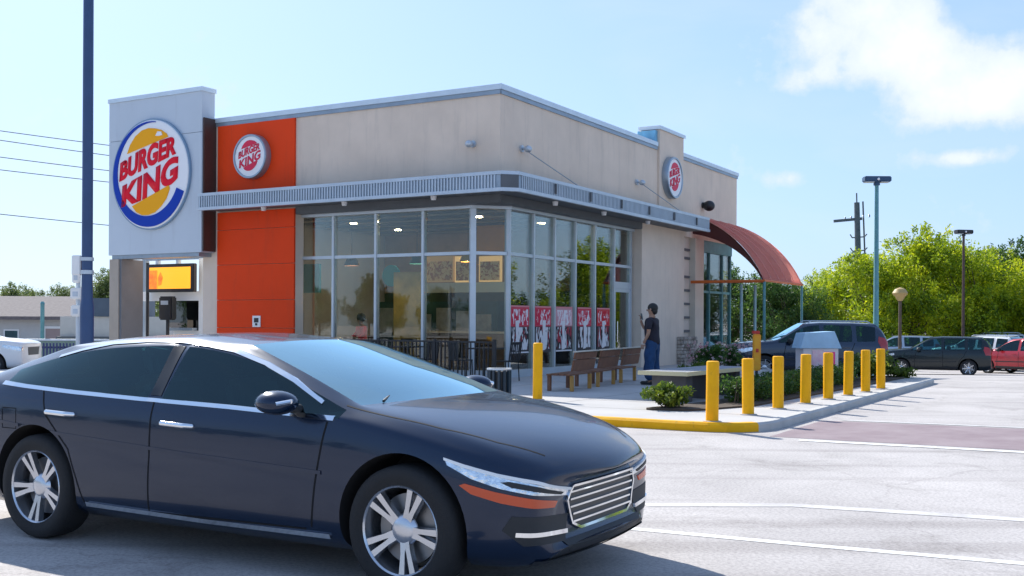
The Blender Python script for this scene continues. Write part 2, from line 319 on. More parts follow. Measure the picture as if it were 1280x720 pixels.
# sidewalk joints
mb=MB()
for i in range(-3,12): mb.box(-7.4,-.9,i*1.5-.004,i*1.5+.004,.1202,.1215)
for i in range(-9,8): mb.box(i*1.5-.004+7.45*0,i*1.5+.004,-8.25,-.9 if i>-1 else -4.55,.1202,.1215) if i>-5 else None
tag(rotobj(mb.build('sidewalk_joints',dark)),kind='structure')
def strip(name,pts,wd,m,z=.003,frame='site'):
    bm=bmesh.new(); P=[Vector(p) for p in pts]; prev=None
    for i,p in enumerate(P):
        d=(P[min(i+1,len(P)-1)]-P[max(i-1,0)]).normalized(); n=Vector((-d.y,d.x))*wd/2
        a=bm.verts.new((p.x+n.x,p.y+n.y,z)); b=bm.verts.new((p.x-n.x,p.y-n.y,z))
        if prev: bm.faces.new((prev[0],prev[1],b,a))
        prev=(a,b)
    bmesh.ops.recalc_face_normals(bm,faces=bm.faces[:])
    for f in bm.faces:
        if f.normal.z<0: f.normal_flip()
    me=bpy.data.meshes.new(name); bm.to_mesh(me); bm.free(); me.materials.append(m)
    o=link(name,me); return tag(o,kind='structure')
strip('lane_line',[(-6,11.0),(-1.2,8.75),(.93,7.78),(2.1,7.22),(3.2,6.74),(4.6,6.15),(9,4.4)],.10,lineM)
strip('lane_line',[(1.1,8.82),(2.3,8.85),(3.92,8.24),(9,6.4)],.16,faintM)
mb=MB(); mb.prism([(-7.7,-8.75),(-7.1,-22),(-3.7,-22),(-5.0,-8.75)],-.01,.003); bandm=mat('brick_band',(.205,.15,.165),.9,alt=(.29,.235,.245),vscale=1.6,bump=.3); tag(rotobj(mb.build('crosswalk',bandm)),kind='structure')
def sitestrip(name,a,b,wd,m,z=.006): 
    A=W(*a);B=W(*b); return strip(name,[(A[0],A[1]),(B[0],B[1])],wd,m,z)
sitestrip('crosswalk_edge_line',(-7.95,-9.2),(-7.2,-22),.16,lineM); sitestrip('crosswalk_edge_line',(-4.8,-9.0),(-3.5,-22),.14,faintM)
for k in range(6):
    sitestrip('parking_line',(16.5+k*2.9,-9.5),(16.5+k*2.9,-15),.12,lineM,-.70) if False else None

# ------------------------------------------------------------ restaurant
B=thing('restaurant_building','beige flat-roofed fast food restaurant with orange corner panel, steel canopy and tall shop windows','restaurant',W(0,0,0),ANG)
HR=6.90
mb=MB()
mb.box(0,.34,0,9.3,4.30,HR).box(.34,17.04,0,.34,4.30,HR)                    # upper walls
mb.box(16.7,17.04,.34,9.3,-1,HR).box(.34,16.7,8.96,9.3,-1,HR)               # far walls
mb.box(0,.34,6.27,9.62,0,4.30).box(8.29,11.76,0,.5,0,4.30)
mb.box(.34,16.7,.34,8.96,6.3,6.45)
mb.build('wall',stucco,B)
mb=MB(); mb.box(12.66,13.47,-.05,.45,0,4.30); mb.build('column',cream,B)
mb=MB(); mb.box(11.763,12.657,.16,.5,0,4.30); mb.build('recess_wall',stucco_low,B)
mb=MB()
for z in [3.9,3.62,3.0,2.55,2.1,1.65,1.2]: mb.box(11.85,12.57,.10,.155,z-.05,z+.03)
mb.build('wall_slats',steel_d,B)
# stone base course
mb=MB(); rnd=random.Random(4)
z=.12
while z<1.0:
    h=rnd.uniform(.09,.15); x=11.15
    while x<12.64:
        l_=rnd.uniform(.12,.28); mb.box(x,min(x+l_,12.64)-.012,-.13-rnd.uniform(0,.05),-.004,z,z+h-.012,bev=.012); x+=l_
    z+=h
stonem=mat('rubble_stone',(.12,.085,.065),.9,alt=(.62,.55,.48),vscale=4.5,bump=.6,bscale=18); mb.build('stone_base',stonem,B)
# tower
mb=MB(); mb.box(9.46,11.48,-.07,.55,4.9,7.44); mb.build('tower',stucco,B)
mb=MB(); mb.box(9.40,11.54,-.12,.62,7.443,7.55); mb.build('tower_cap',coping,B)
mb=MB(); mb.box(9.30,9.455,.0,.60,6.95,7.40).box(9.12,9.457,.1,.9,6.93,7.1); mb.build('tower_flashing',mat('blue_flashing',(.16,.42,.62),.4,var=.2),B)
# coping
mb=MB(); mb.box(-.06,.40,-.06,9.36,HR+.003,HR+.13).box(.401,9.39,-.06,.40,HR+.003,HR+.13).box(11.49,17.10,-.06,.40,HR-.02,HR+.10); mb.build('coping',coping,B)
mb=MB(); mb.box(-.035,-.003,-.035,9.33,HR-.10,HR).box(-.035,9.4,-.035,-.003,HR-.10,HR).box(11.5,17.07,-.035,-.003,HR-.12,HR-.02); mb.build('coping_trim',steel,B)
# orange panels with joints
mb=MB(); 
for z0,z1 in [(4.905,5.85),(5.862,HR-.105)]: pass
mb.box(-.06,-.003,6.25,9.02,4.905,HR-.105)
for z0,z1 in [(.12,1.27),(1.282,2.02),(2.032,2.98),(2.992,3.93),(3.942,4.42)]: mb.box(-.06,-.003,6.25,9.02,z0,z1)
mb.build('orange_panel',orange,B)
mb=MB(); mb.box(-.085,-.063,7.40,7.68,1.30,1.60); nt_=mb.build('notice',white,B)
mb=MB(); mb.box(-.09,-.0855,7.46,7.62,1.42,1.54).box(-.09,-.0855,7.50,7.58,1.34,1.40); mb.build('notice_symbol',black,nt_)
# canopy
def ring(mb,d,z0,z1,y1,x1,c=.30,th=.05): # L-shaped strip along both fronts with a chamfered corner
    o=[(-d,y1),(-d,-d+c),(-d+c,-d),(x1,-d)]; i=[(x1,-d+th),(-d+c+th*.41,-d+th),(-d+th,-d+c+th*.41),(-d+th,y1)]
    mb.prism(o+i,z0,z1)
YE,XE=9.0,11.95
mb=MB(); ring(mb,.80,4.80,4.88,YE,XE,th=.07); ring(mb,.82,4.42,4.50,YE,XE,th=.09); mb.build('canopy_rail',steel_l,B)
mb=MB(); ring(mb,.775,4.503,4.797,YE-.003,XE-.003,th=.03); mb.build('canopy_fascia',steel,B)
mb=MB(); y=-.35
while y<YE-.05: mb.box(-.80,-.778,y,y+.035,4.503,4.797); y+=.085
mb.build('canopy_ribs',steel_l,B); mb=MB(); x=-.35
while x<XE-.05: mb.box(x,x+.035,-.80,-.778,4.503,4.797); x+=.085
mb.build('canopy_ribs',steel_l,B)
mb=MB(); mb.prism([(-.805,-.52),(-.52,-.805),(-.50,-.79),(-.79,-.50)],4.503,4.797)
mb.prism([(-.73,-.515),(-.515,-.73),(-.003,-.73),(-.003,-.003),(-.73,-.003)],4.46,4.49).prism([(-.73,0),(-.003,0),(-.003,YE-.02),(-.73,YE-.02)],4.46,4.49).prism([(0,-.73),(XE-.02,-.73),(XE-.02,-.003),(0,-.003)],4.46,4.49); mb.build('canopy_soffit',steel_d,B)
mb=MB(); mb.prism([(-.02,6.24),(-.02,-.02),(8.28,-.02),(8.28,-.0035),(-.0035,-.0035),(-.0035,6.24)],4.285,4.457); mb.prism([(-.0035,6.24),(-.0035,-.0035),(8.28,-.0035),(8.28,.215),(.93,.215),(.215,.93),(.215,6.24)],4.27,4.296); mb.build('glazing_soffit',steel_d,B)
for k in range(6):
    mb=MB(); X=1.2+k*1.9
    mb.box(X,X+.07,-.84,-.803,4.55,4.78); mb.build('canopy_bracket',steel_d,B)
# soffit lights
for (X,Y) in [(-.4,1.6),(-.4,4.3),(-.4,7),(2.0,-.4),(4.8,-.4),(7.8,-.4)]:
    mb=MB(); mb.cyl((X,Y,4.36),(X,Y,4.457),.06,.075); mb.build('soffit_light',signwhite,B,40)
# wall lamps and stays
for (p,n) in [((0,.74,5.68),(-1,0,0)),((.97,0,5.65),(0,-1,0)),((7.84,0,5.62),(0,-1,0))]:
    mb=MB(); P=Vector(p);n=Vector(n); mb.cyl(P,P+n*.05,.085); mb.cyl(P+n*.05,P+n*.16,.03); mb.sph(P+n*.2+Vector((0,0,-.02)),.095,1,1,.9); mb.build('wall_lamp',[steel_l],B,40)
for X in (1.0,7.87):
    mb=MB(); mb.cyl((X+.02,-.1,5.62),(X+1.55,-.78,4.87),.012,seg=8); mb.build('canopy_stay',steel,B)
mb=MB(); mb.cyl((13.43,-.003,5.47),(13.43,-.09,5.47),.10).sph((13.43,-.24,5.44),.20,.9,1,.9); mb.build('wall_lamp',black,B,40)
# upper duct above the awning
# header below the upper wall, at the glass line
mb=MB()
fr=.045
mb.prism([(.22,6.25),(.22,.93),(.93,.22),(8.28,.22),(8.28,.48),(1.04,.48),(.48,1.04),(.48,6.25)],4.20,4.298); mb.build('window_head',alum,B)
mb=MB(); mb.prism([(.25,6.25),(.25,.96),(.96,.25),(7.0,.25),(7.0,.45),(1.03,.45),(.45,1.03),(.45,6.25)],.0,.30); mb.build('window_sill',alum,B)
def bay(a,b,door=False,wide=.0):
    """one glazed bay between plan points a and b"""
    a=Vector(a);b=Vector(b); d=b-a; L_=d.length; d.normalize(); nrm=Vector((-d.y,d.x))
    M=Matrix(((d.x,nrm.x,0,a.x),(d.y,nrm.y,0,a.y),(0,0,1,0),(0,0,0,1)))
    mb=MB(); mw=.035+wide
    mb.box(-mw,mw,-.07,.07,.302,4.198,M)
    mb.box(mw+.001,L_-.036,-.05,.05,3.09,3.17,M)
    zb=.30
    if door:
        mb.box(mw+.001,L_-.036,-.05,.05,2.47,2.66,M); zb=2.66
    f=mb.build('window',alum,B)
    for z0,z1 in ((zb+.002,3.088),(3.172,4.198)):
        mb=MB(); mb.box(mw+.001,L_-.036,-.008,.008,z0,z1,M); mb.build('pane',glassw,f)
    if door:
        mb=MB(); mb.box(.04,.12,-.045,.045,.125,2.465,M).box(L_-.12,L_-.04,-.045,.045,.125,2.465,M).box(.121,L_-.121,-.045,.045,2.36,2.465,M).box(.121,L_-.121,-.045,.045,.125,.36,M)
        dr=mb.build('door',alum,B)
        mb=MB(); mb.box(.121,L_-.121,-.006,.006,.361,2.359,M); mb.build('pane',glassw,dr)
        mb=MB(); mb.cyl(M@Vector((.16,-.09,.9)),M@Vector((.16,-.09,1.5)),.015); mb.build('handle',chrome,dr,40)
g=.35
pl=[(g,6.43),(g,5.23),(g,3.85),(g,2.39),(g,.97),(.97,g),(2.17,g),(3.30,g),(4.50,g),(5.71,g),(6.99,g),(8.18,g)]
for i,(a,b) in enumerate(zip(pl,pl[1:])): bay(a,b,door=(i==10),wide=.035 if a in((g,.97),) else 0)
mb=MB(); mb.box(8.145,8.215,.28,.42,.125,4.198); mb.build('window_post',alum,B)
mb=MB(); mb.box(8.216,8.286,.33,.37,.125,4.198); mb.build('side_pane',glassw,B)
# glazing beyond the column
mb=MB()
for X in (13.5,14.4,15.75,16.62): mb.box(X,X+.07,.08,.2,.125,3.9)
mb.box(13.571,16.619,.10,.18,2.5,2.58); mb.box(13.5,16.69,.05,.25,3.903,4.299)
mb.build('side_window',teal,B); sw_=B
mb=MB(); mb.box(13.572,16.62,.13,.145,.126,2.498).box(13.572,16.62,.13,.145,2.582,3.9); mb.build('side_pane',glassw,B)
# orange menu strips on that glazing are seen inside as warm spots
# interior
mb=MB(); mb.box(.5,16.6,.5,8.9,.05,.125); mb.build('interior_floor',floorm,B)
mb=MB(); mb.box(.49,16.6,.5,8.9,4.301,4.36); mb.build('interior_ceiling',ceilm,B)
menupic=printmat('menu_print',(.42,.16,.04),(.80,.58,.28),9,9,.46,.05,(.45,.25,.10))
intup=mat('interior_upper_wall',(.42,.26,.15),.8,var=.12)
mb=MB(); mb.box(7.4,7.6,1.8,8.9,2.401,4.30); mb.build('upper_partition',intup,B)
mb=MB(); mb.box(7.4,7.6,1.8,8.9,.126,2.40).box(7.6,10.5,8.0,8.2,.126,4.3).box(10.2,10.4,.52,8.0,.126,4.3); mb.build('partition_wall',mat('interior_dark_wall',(.05,.06,.055),.7,var=.3,vscale=1.5),B)
mb=MB(); mb.box(5.4,5.6,3.0,4.02,3.55,4.30); mb.build('bulkhead',mat('bulkhead_orange',(.62,.26,.03),.6,var=.1),B)
mb=MB(); mb.box(5.2,5.4,2.9,5.85,2.33,2.62); mb.build('bulkhead_beam',mat('pale_beam',(.66,.64,.52),.6),B)
mb=MB(); mb.box(3.0,3.3,4.36,5.28,.126,2.85); mb.build('interior_column',mat('olive_ochre',(.34,.25,.07),.6,var=.3,vscale=2.5),B)
mb=MB(); mb.box(3.0,3.1,8.0,8.85,2.3,3.15); mb.build('wall_panel',cyanp,B)
mb=MB(); mb.lathe([(0,0),(.33,0),(.33,.05),(0,.05)],Matrix.Translation((4.9,6.75,2.85))@Matrix.Rotation(R(-90),4,'Y'),24); mb.build('round_panel',cyanp,B,40)
mb=MB(); mb.box(6.9,7.39,4.2,8.8,.126,2.1); mb.build('back_unit',darkteal,B)
mb=MB(); [mb.box(6.86,6.899,4.4+k*.75,4.95+k*.75,.9+.2*(k%2),1.7+.1*(k%3)) for k in range(6)]; mb.build('kitchen_equipment',mat('equipment_steel',(.42,.45,.45),.3,metal=.5,var=.3),B)
for k,(y0,y1,z0,z1) in enumerate([(4.86,5.84,2.66,3.44),(4.19,4.80,2.64,3.42),(3.2,3.95,2.64,3.40)]):
    mb=MB(); mb.box(5.41,5.5,y0,y1,z0,z1); q=mb.build('menu_screen',mat('menu_glow%d'%k,(.5,.3,.1),.5,emit=(1,.58,.22),estr=(.05,.26,.20)[k]),B)
    mb=MB(); mb.box(5.404,5.4085,y0+.04,y1-.04,z0+.05,z1-.16); mb.build('menu_picture',menupic,q)
for k in range(5):
    mb=MB(); mb.box(1.2+k*1.15,1.55+k*1.15,1.0,8.2,4.255,4.30); mb.build('ceiling_trough',mat('trough',(.10,.08,.07) if k%2 else (.10,.08,.07),.7),B)

for X,Y in ((2.6,2.2),(2.6,6.4),(5.0,1.6),(5.0,6.6)):
    if 1:
        mb=MB(); mb.cyl((X,Y,4.235),(X,Y,4.254),.09); mb.build('downlight',mat('downlight_glow',(1,.9,.7),.4,emit=(1,.74,.45),estr=45),B,40)

# service counter
mb=MB(); ct=thing('service_counter','long service counter with pale top inside the restaurant','counter',W(5.3,3.5,.126),ANG)
mb.box(-.3,.3,-2.4,2.4,0,1.0); mb.build('front',mat('counter_front',(.10,.07,.05),.5,var=.2),ct)
mb=MB(); mb.box(-.38,.38,-2.5,2.5,1.003,1.06); mb.build('top',mat('counter_top',(.55,.48,.38),.3),ct)

# ------------------------------------------------------------ logos and lettering
def text_bm(s,bold=.03):
    cu=bpy.data.curves.new('t','FONT'); cu.body=s; cu.size=1; cu.offset=bold; cu.space_character=1.02; cu.resolution_u=5
    o=bpy.data.objects.new('t',cu); COL.objects.link(o)
    dg=bpy.context.evaluated_depsgraph_get(); me=bpy.data.meshes.new_from_object(o.evaluated_get(dg)); bpy.data.objects.remove(o); bpy.data.curves.remove(cu)
    bm=bmesh.new(); bm.from_mesh(me); bpy.data.meshes.remove(me)
    bmesh.ops.triangulate(bm,faces=bm.faces[:])
    xs=[v.co.x for v in bm.verts]; ys=[v.co.y for v in bm.verts]; x0,x1,y0,y1=min(xs),max(xs),min(ys),max(ys)
    for k in range(1,24):
        X=x0+(x1-x0)*k/24; bmesh.ops.bisect_plane(bm,geom=bm.verts[:]+bm.edges[:]+bm.faces[:],plane_co=(X,0,0),plane_no=(1,0,0))
    for v in bm.verts: v.co=Vector(((v.co.x-x0)/(x1-x0),(v.co.y-y0)/(y1-y0),0))
    return bm
def solid(bm,M,th):
    """give flat shapes thickness and move them by M"""
    bmesh.ops.recalc_face_normals(bm,faces=bm.faces[:])
    for f in bm.faces:
        if f.normal.z<0: f.normal_flip()
    r=bmesh.ops.extrude_face_region(bm,geom=bm.faces[:])
    for v in [g_ for g_ in r['geom'] if isinstance(g_,bmesh.types.BMVert)]: v.co.z+=th
    for v in bm.verts: v.co=M@v.co
def bmobj(name,bm,m,parent):
    bmesh.ops.recalc_face_normals(bm,faces=bm.faces[:]); me=bpy.data.meshes.new(name); bm.to_mesh(me); bm.free(); me.materials.append(m); return link(name,me,parent)
def flat(poly):
    bm=bmesh.new(); bm.faces.new([bm.verts.new((x,y,0)) for x,y in poly]); bmesh.ops.triangulate(bm,faces=bm.faces[:]); return bm
def logo(parent,M,r,th,cb,cr,cy,crescent=True,bold=.045):
    """emblem in the plane of M (x right, y up, z out), radius r"""
    S=M@Matrix.Diagonal((r,r,1,1))
    if crescent:
        A=[(80,.015),(110,.05),(150,.095),(190,.125),(230,.17),(270,.205),(300,.215),(338,.20)]
        def wd(t):
            for (a,x),(b,y) in zip(A,A[1:]):
                if a<=t<=b: return x+(y-x)*(t-a)/(b-a)
        T=[80+i*3 for i in range(87)]; T=[t for t in T if t<=338]
        po=[(.985*math.cos(R(t)),.985*math.sin(R(t))) for t in T]; pi_=[((.985-wd(t))*math.cos(R(t)),(.985-wd(t))*math.sin(R(t))) for t in T]
        bm=bmesh.new(); a=[bm.verts.new((x,y,0)) for x,y in po]; b=[bm.verts.new((x,y,0)) for x,y in pi_]
        for i in range(len(T)-1): bm.faces.new((a[i],a[i+1],b[i+1],b[i]))
        solid(bm,S,th); bmobj('crescent',bm,cb,parent)
    top=[(-.60,.42),(-.52,.58),(-.38,.73),(-.20,.83),(-.02,.86),(.16,.84),(.32,.80),(.46,.72),(.50,.66)]
    bot=[(-.46,-.58),(-.34,-.70),(-.18,-.76),(-.02,-.765),(.16,-.72),(.32,-.62),(.46,-.48),(.55,-.30),(.52,-.24)]
    for n_,p in (('upper_bun',top),('lower_bun',bot)):
        bm=flat(p); solid(bm,S,th); bmobj(n_,bm,cy,parent)
    if crescent:
        bm=flat([(.18,.70),(.24,.775),(.33,.765),(.36,.70),(.27,.69)]); solid(bm,S@Matrix.Translation((0,0,th)),th); bmobj('bun_highlight',bm,signwhite,parent)
    for s,(u0,u1,b0,b1,h0,h1,bt,bb) in (('BURGER',(-.80,.72,-.10,.33,.36,.34,.07,.0)),('KING',(-.74,.76,-.60,-.16,.42,.48,.0,-.05))):
        bm=text_bm(s,bold)
        for v in bm.verts:
            x,y=v.co.x,v.co.y; a=math.sin(math.pi*x)
            v.co.x=u0+(u1-u0)*x+.03*(y-.5); v.co.y=b0+(b1-b0)*x+y*(h0+(h1-h0)*x)+a*(bt*y+bb*(1-y))
        solid(bm,S,th); bmobj('lettering',bm,cr,parent)
def frameM(o,right,out):
    r=Vector(right);n=Vector(out);u=Vector((0,0,1)); return Matrix(((r.x,u.x,n.x,o[0]),(r.y,u.y,n.y,o[1]),(r.z,u.z,n.z,o[2]),(0,0,0,1)))
# big sign tower on the left
S=thing('sign_tower','tall grey sign panel with large round burger logo in blue, red and yellow','sign',W(0,0,0),ANG)
mb=MB(); mb.box(-.5,-.03,9.17,12.9,3.33,6.60).box(-.5,-.03,9.17,12.9,6.612,7.72); mb.build('panel',signgrey,S)
mb=MB(); mb.box(-.53,0,9.14,12.93,7.723,7.84); mb.build('cap',coping,S)
mb=MB(); mb.box(-.46,-.02,9.12,9.167,3.36,7.0); mb.build('side_trim',brown,S)
mb=MB(); mb.box(-.46,0,9.3,12.8,3.22,3.327); mb.build('bottom_trim',steel,S)
mb=MB(); mb.box(-.5,.30,12.48,12.86,.0,3.215); mb.build('post',mat('post_tan',(.40,.34,.28),.8,var=.06),S)
mb=MB(); mb.box(-.46,.32,12.40,12.477,.0,3.215); mb.build('post_cladding',mat('post_grey',(.14,.15,.17),.6,var=.08),S)
M=frameM((-.503,11.10,5.56),(0,-1,0),(-1,0,0))
mb=MB(); mb.lathe([(0,0),(1.52,0),(1.52,.08),(1.50,.10),(0,.10)],M,64); dsc=mb.build('disc',signwhite,S,30)
mb=MB(); mb.lathe([(1.521,0),(1.56,0),(1.56,.075),(1.521,.075)],M,64); mb.build('disc_rim',mat('rim_blue',(.20,.30,.42),.4),S,30)
logo(dsc,M@Matrix.Translation((0,0,.10)),1.50,.02,blue,red,yellow)
# round signs
def round_sign(o,right,out,r,label):
    t=thing('round_sign',label,'sign',W(0,0,0),ANG,'small round logo signs'); M=frameM(o,right,out)
    mb=MB(); mb.lathe([(r*.9,0),(r,0.0),(r,.16),(r*.97,.20),(r*.90,.20),(r*.88,.17)],M,48); mb.build('rim',mat('sign_rim',(.34,.40,.46),.3,metal=.6),t,30)
    mb=MB(); mb.lathe([(0,0),(r*.885,0),(r*.885,.172),(0,.172)],M,48); f=mb.build('face',signwhite,t,30)
    logo(f,M@Matrix.Translation((0,0,.172)),r*.84,.012,pinkred,pinkred,pinkred,False,.03)
round_sign((-.063,7.66,5.86),(0,-1,0),(-1,0,0),.60,'round silver-rimmed sign with red logo on the orange panel')
round_sign((10.30,-.073,6.03),(1,0,0),(0,-1,0),.66,'round silver-rimmed sign with red logo on the beige tower above the canopy')

# ------------------------------------------------------------ awning
def awp(t):
    u=t/(math.pi/2); return (.52*math.sin(t)+.48*u, .52*math.cos(t)+.48*(1-u))
A=thing('red_awning','faded red quarter-round fabric awning over the side entrance','awning',W(0,0,0),ANG)
n=14; X0,X1,YF,ZT,ZB=12.35,16.9,2.42,5.05,2.84
bm=bmesh.new(); rows=[]
for j in range(25):
    x=X0+(X1-X0)*j/24; sag=.05*math.sin(j/24*math.pi*4)**2
    row=[]
    for k in range(n+1):
        t=k/n*math.pi/2; row.append(bm.verts.new((x,-.06-YF*awp(t)[0],ZB+(ZT-ZB)*awp(t)[1]-sag*math.sin(2*t))))
    rows.append(row)
for a,b in zip(rows,rows[1:]):
    for k in range(n): bm.faces.new((a[k],a[k+1],b[k+1],b[k]))
for f in bm.faces: f.smooth=True
r=bmesh.ops.solidify(bm,geom=bm.faces[:],thickness=.015)
bmobj('cover',bm,awn,A)
mb=MB()
poly=[(-.07,ZT-.55)]+[(-.06-YF*math.sin(k/n*math.pi/2)*.985,(ZB+(ZT-ZB)*math.cos(k/n*math.pi/2))-.03) for k in range(n+1)]
# side valance as a curved band, its shade put into the dark colour
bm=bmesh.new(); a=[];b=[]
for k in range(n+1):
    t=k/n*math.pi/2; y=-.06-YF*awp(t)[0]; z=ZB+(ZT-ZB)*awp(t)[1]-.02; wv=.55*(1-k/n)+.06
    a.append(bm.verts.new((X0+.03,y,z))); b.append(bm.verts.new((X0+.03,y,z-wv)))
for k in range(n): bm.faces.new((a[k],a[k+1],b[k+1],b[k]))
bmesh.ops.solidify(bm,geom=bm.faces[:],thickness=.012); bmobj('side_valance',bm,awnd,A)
mb=MB()
for x in (X0+.06,X1-.06,(X0+X1)/2): mb.tube([(x,-.06-(YF-.05)*awp(k/8*math.pi/2)[0],ZB+(ZT-ZB-.06)*awp(k/8*math.pi/2)[1]-.03) for k in range(9)],.022)
mb.build('bows',steel,A)
for x in (13.2,14.1,15.0,15.9):
    mb=MB(); mb.tube([(x,-.06-YF*awp(k/10*math.pi/2)[0]-.008,ZB+(ZT-ZB)*awp(k/10*math.pi/2)[1]+.006) for k in range(11)],.012,6); mb.build('seam',mat('awning_seam',(.74,.30,.25),.8),A)
mb=MB(); mb.tube([(X0,-.06-YF,ZB),(X1,-.06-YF,ZB)],.04); mb.build('front_bar',orangebar,A)
mb=MB(); mb.tube([(X0+.05,-.0,ZB-.02),(X0+.05,-.06-YF,ZB-.02)],.05); mb.build('tie_bar',orangebar,A)
for x,y,rr in ((X0+.06,-.06-YF,.045),(X1-.06,-.06-YF,.04),(14.3,-1.1,.05),(15.5,-1.2,.05)):
    mb=MB(); mb.cyl((x,y,-.3),(x,y,ZB-.04),rr); mb.build('post',tealpale if y>-2 else teal,A,40)

# ------------------------------------------------------------ window posters
for i,(x0,x1) in enumerate([(1.06,1.98),(2.28,3.14),(3.40,4.36),(4.66,5.52),(5.88,6.72)]):
    lab=['red and white sale poster low in the window nearest the glass corner','red poster beside the corner one, with white figures over a black field','palest of the five window posters, mostly pink white at its top','red poster with a white middle column, fourth along the glass from the corner','darkest red poster, next to the shop door'][i]
    t=thing('window_poster',lab,'poster',W(0,0,0),ANG,'posters in the shop windows')
    mb=MB(); mb.box(x0,x1,.318,.330,.70,1.88); mb.build('sheet',[mat('poster_dark',(.03,.02,.025),.5,var=.3)],t)
    topc=mat('poster_red%d'%i,[(.62,.03,.07),(.62,.02,.06),(.62,.28,.30),(.60,.02,.06),(.60,.015,.03)][i],.5)
    mb=MB(); mb.box(x0,x1,.312,.3175,1.36,1.88); mb.build('red_band',topc,t)
    mb=MB(); mb.box(x0,x1,.309,.3115,1.84,1.88); mb.build('border',mat('poster_pink',(.70,.22,.24),.5),t)
    cx=[.34,.55,.45,.52,.50][i]; wd=x1-x0
    mb=MB(); mb.box(x0+.07,x1-.07,.3085,.3117,1.40,1.79); mb.build('lettering',printmat('poster_letters%d'%i,[(.62,.03,.07),(.62,.02,.06),(.66,.30,.33),(.60,.02,.06),(.60,.015,.03)][i],(.80,.74,.75),15,5.5,[.53,.55,.47,.53,.56][i]),t)
    mb=MB(); mb.box(x0+.06,x1-.06,.3120,.3175,.78,1.34); mb.build('picture',printmat('poster_figures%d'%i,(.02,.016,.02),(.74,.70,.70),9,2.4,[.50,.50,.53,.48,.54][i],.03,(.40,.03,.05)),t)
    mb=MB(); mb.prism([(x0+wd*cx-.09,1.5),(x0+wd*cx+.10,1.52),(x0+wd*cx+.06,1.2),(x0+wd*cx+.12,.95),(x0+wd*cx+.07,.76),(x0+wd*cx-.10,.74),(x0+wd*cx-.06,1.1)],0,.002,Matrix(((1,0,0,0),(0,0,-1,.3080),(0,1,0,0),(0,0,0,1)))); mb.build('white_column',mat('poster_white',(.74,.70,.70),.5),t)
    if i in (0,2): mb=MB(); mb.box(x0+.02,x1-.02,.3120,.3170,.70,.735); mb.build('lower_border',MT['poster_white'],t)

# ------------------------------------------------------------ bollards
bprot=None
BL=[(-5.12,-3.85)]+[(-7.34, -7.83), (-5.97, -7.9), (-4.64, -7.96), (-3.28, -8.03), (-2.02, -8.1), (-0.76, -8.16), (0.46, -8.22), (1.62, -8.28)]
blab=['yellow steel bollard standing alone in front of the wooden benches','yellow bollard at the kerb tip, first of the row by the drive','second yellow bollard of the row, in front of the clipped hedge','third yellow bollard of the row along the island','fourth yellow bollard, in front of the pale blue stall','fifth yellow bollard of the row along the hedge','sixth yellow bollard, in front of the dark blue car','seventh yellow bollard, close to the far end of the row','last and farthest yellow bollard, by the sunlit shrub']
for i,(x,y) in enumerate(BL):
    if bprot is None:
        t=bprot=thing('bollard','x','bollard',(0,0,0),0,'yellow bollards')
        mb=MB(); mb.lathe([(0,-.01),(.088,-.01),(.088,.815),(.084,.83),(.07,.838),(0,.84)],None,28); mb.build('post',yellowp,t,40)
        mb=MB(); mb.lathe([(.09,.0),(.13,.0),(.13,.012),(.09,.016)],None,28); mb.build('base_collar',concrete,t,40)
    else: t=copy_tree(bprot)
    t.location=W(x,y,.121); t.rotation_euler=(R([0,.6,-.5,.4,0,-.6,.5,0,.7][i]),R([.3,-.4,.5,-.3,.6,0,-.5,.3,-.4][i]),i*1.3); t['label']=blab[i]
    t.scale=(.95,.95,1.19) if i==0 else (1,1,1)

# ------------------------------------------------------------ benches
bn=None
for i,(x,y) in enumerate([(-2.25,-3.1),(-.62,-2.88),(1.02,-2.66)]):
    lab=['wooden bench nearest the lone yellow bollard','wooden bench in the middle of the row before the posters','wooden bench at the end beside the standing person'][i]
    if bn is None:
        t=bn=thing('wooden_bench',lab,'bench',(0,0,0),0,'wooden benches in front of the windows')
        mb=MB(); M_=Matrix.Translation((0,-.22,.66))@Matrix.Rotation(R(10),4,'X'); mb.box(-.74,.74,-.02,.02,-.20,.06,M_,bev=.006).box(-.74,.74,-.02,.02,.075,.23,M_,bev=.006); mb.build('backrest',wood,t)
        mb=MB(); [mb.box(-.74,.74,-.16+k*.13,-.05+k*.13,.36,.395,bev=.005) for k in range(4)]; mb.build('seat',wood,t)
        mb=MB(); M_=Matrix.Translation((0,-.262,.895)); mb.box(-.76,.76,-.05,.05,0,.03,M_,bev=.008); mb.build('top_rail',mat('bench_cap',(.55,.50,.42),.6,var=.1),t)
        for sx in (-.6,.6):
            for sy in (-.15,.32):
                mb=MB(); mb.box(sx-.04,sx+.04,sy-.035,sy+.035,0,.357,bev=.006); mb.build('leg',ochrewood if sy<0 else wood,t)
    else: t=copy_tree(bn)
    t.location=W(x,y,.121); t.rotation_euler=(0,0,ANG+R(7.5)); t.scale=(.90,1,.86); t['label']=lab
# slatted litter bin
t=thing('litter_bin','low black slatted litter bin beside the lone yellow bollard','bin',W(-5.0,-3.0,.121),ANG)
mb=MB(); [mb.box(.19*math.cos(a)-.02,.19*math.cos(a)+.02,.19*math.sin(a)-.02,.19*math.sin(a)+.02,.04,.50) for a in [k*math.pi/6 for k in range(12)]]; mb.build('slats',mat('bin_blueblack',(.012,.03,.05),.4),t)
mb=MB(); mb.cyl((0,0,.02),(0,0,.47),.15); mb.build('liner',dark,t,40)
mb=MB(); mb.lathe([(.15,.5),(.225,.5),(.225,.53),(.15,.53)],None,24); mb.build('rim',steel_l,t,40)

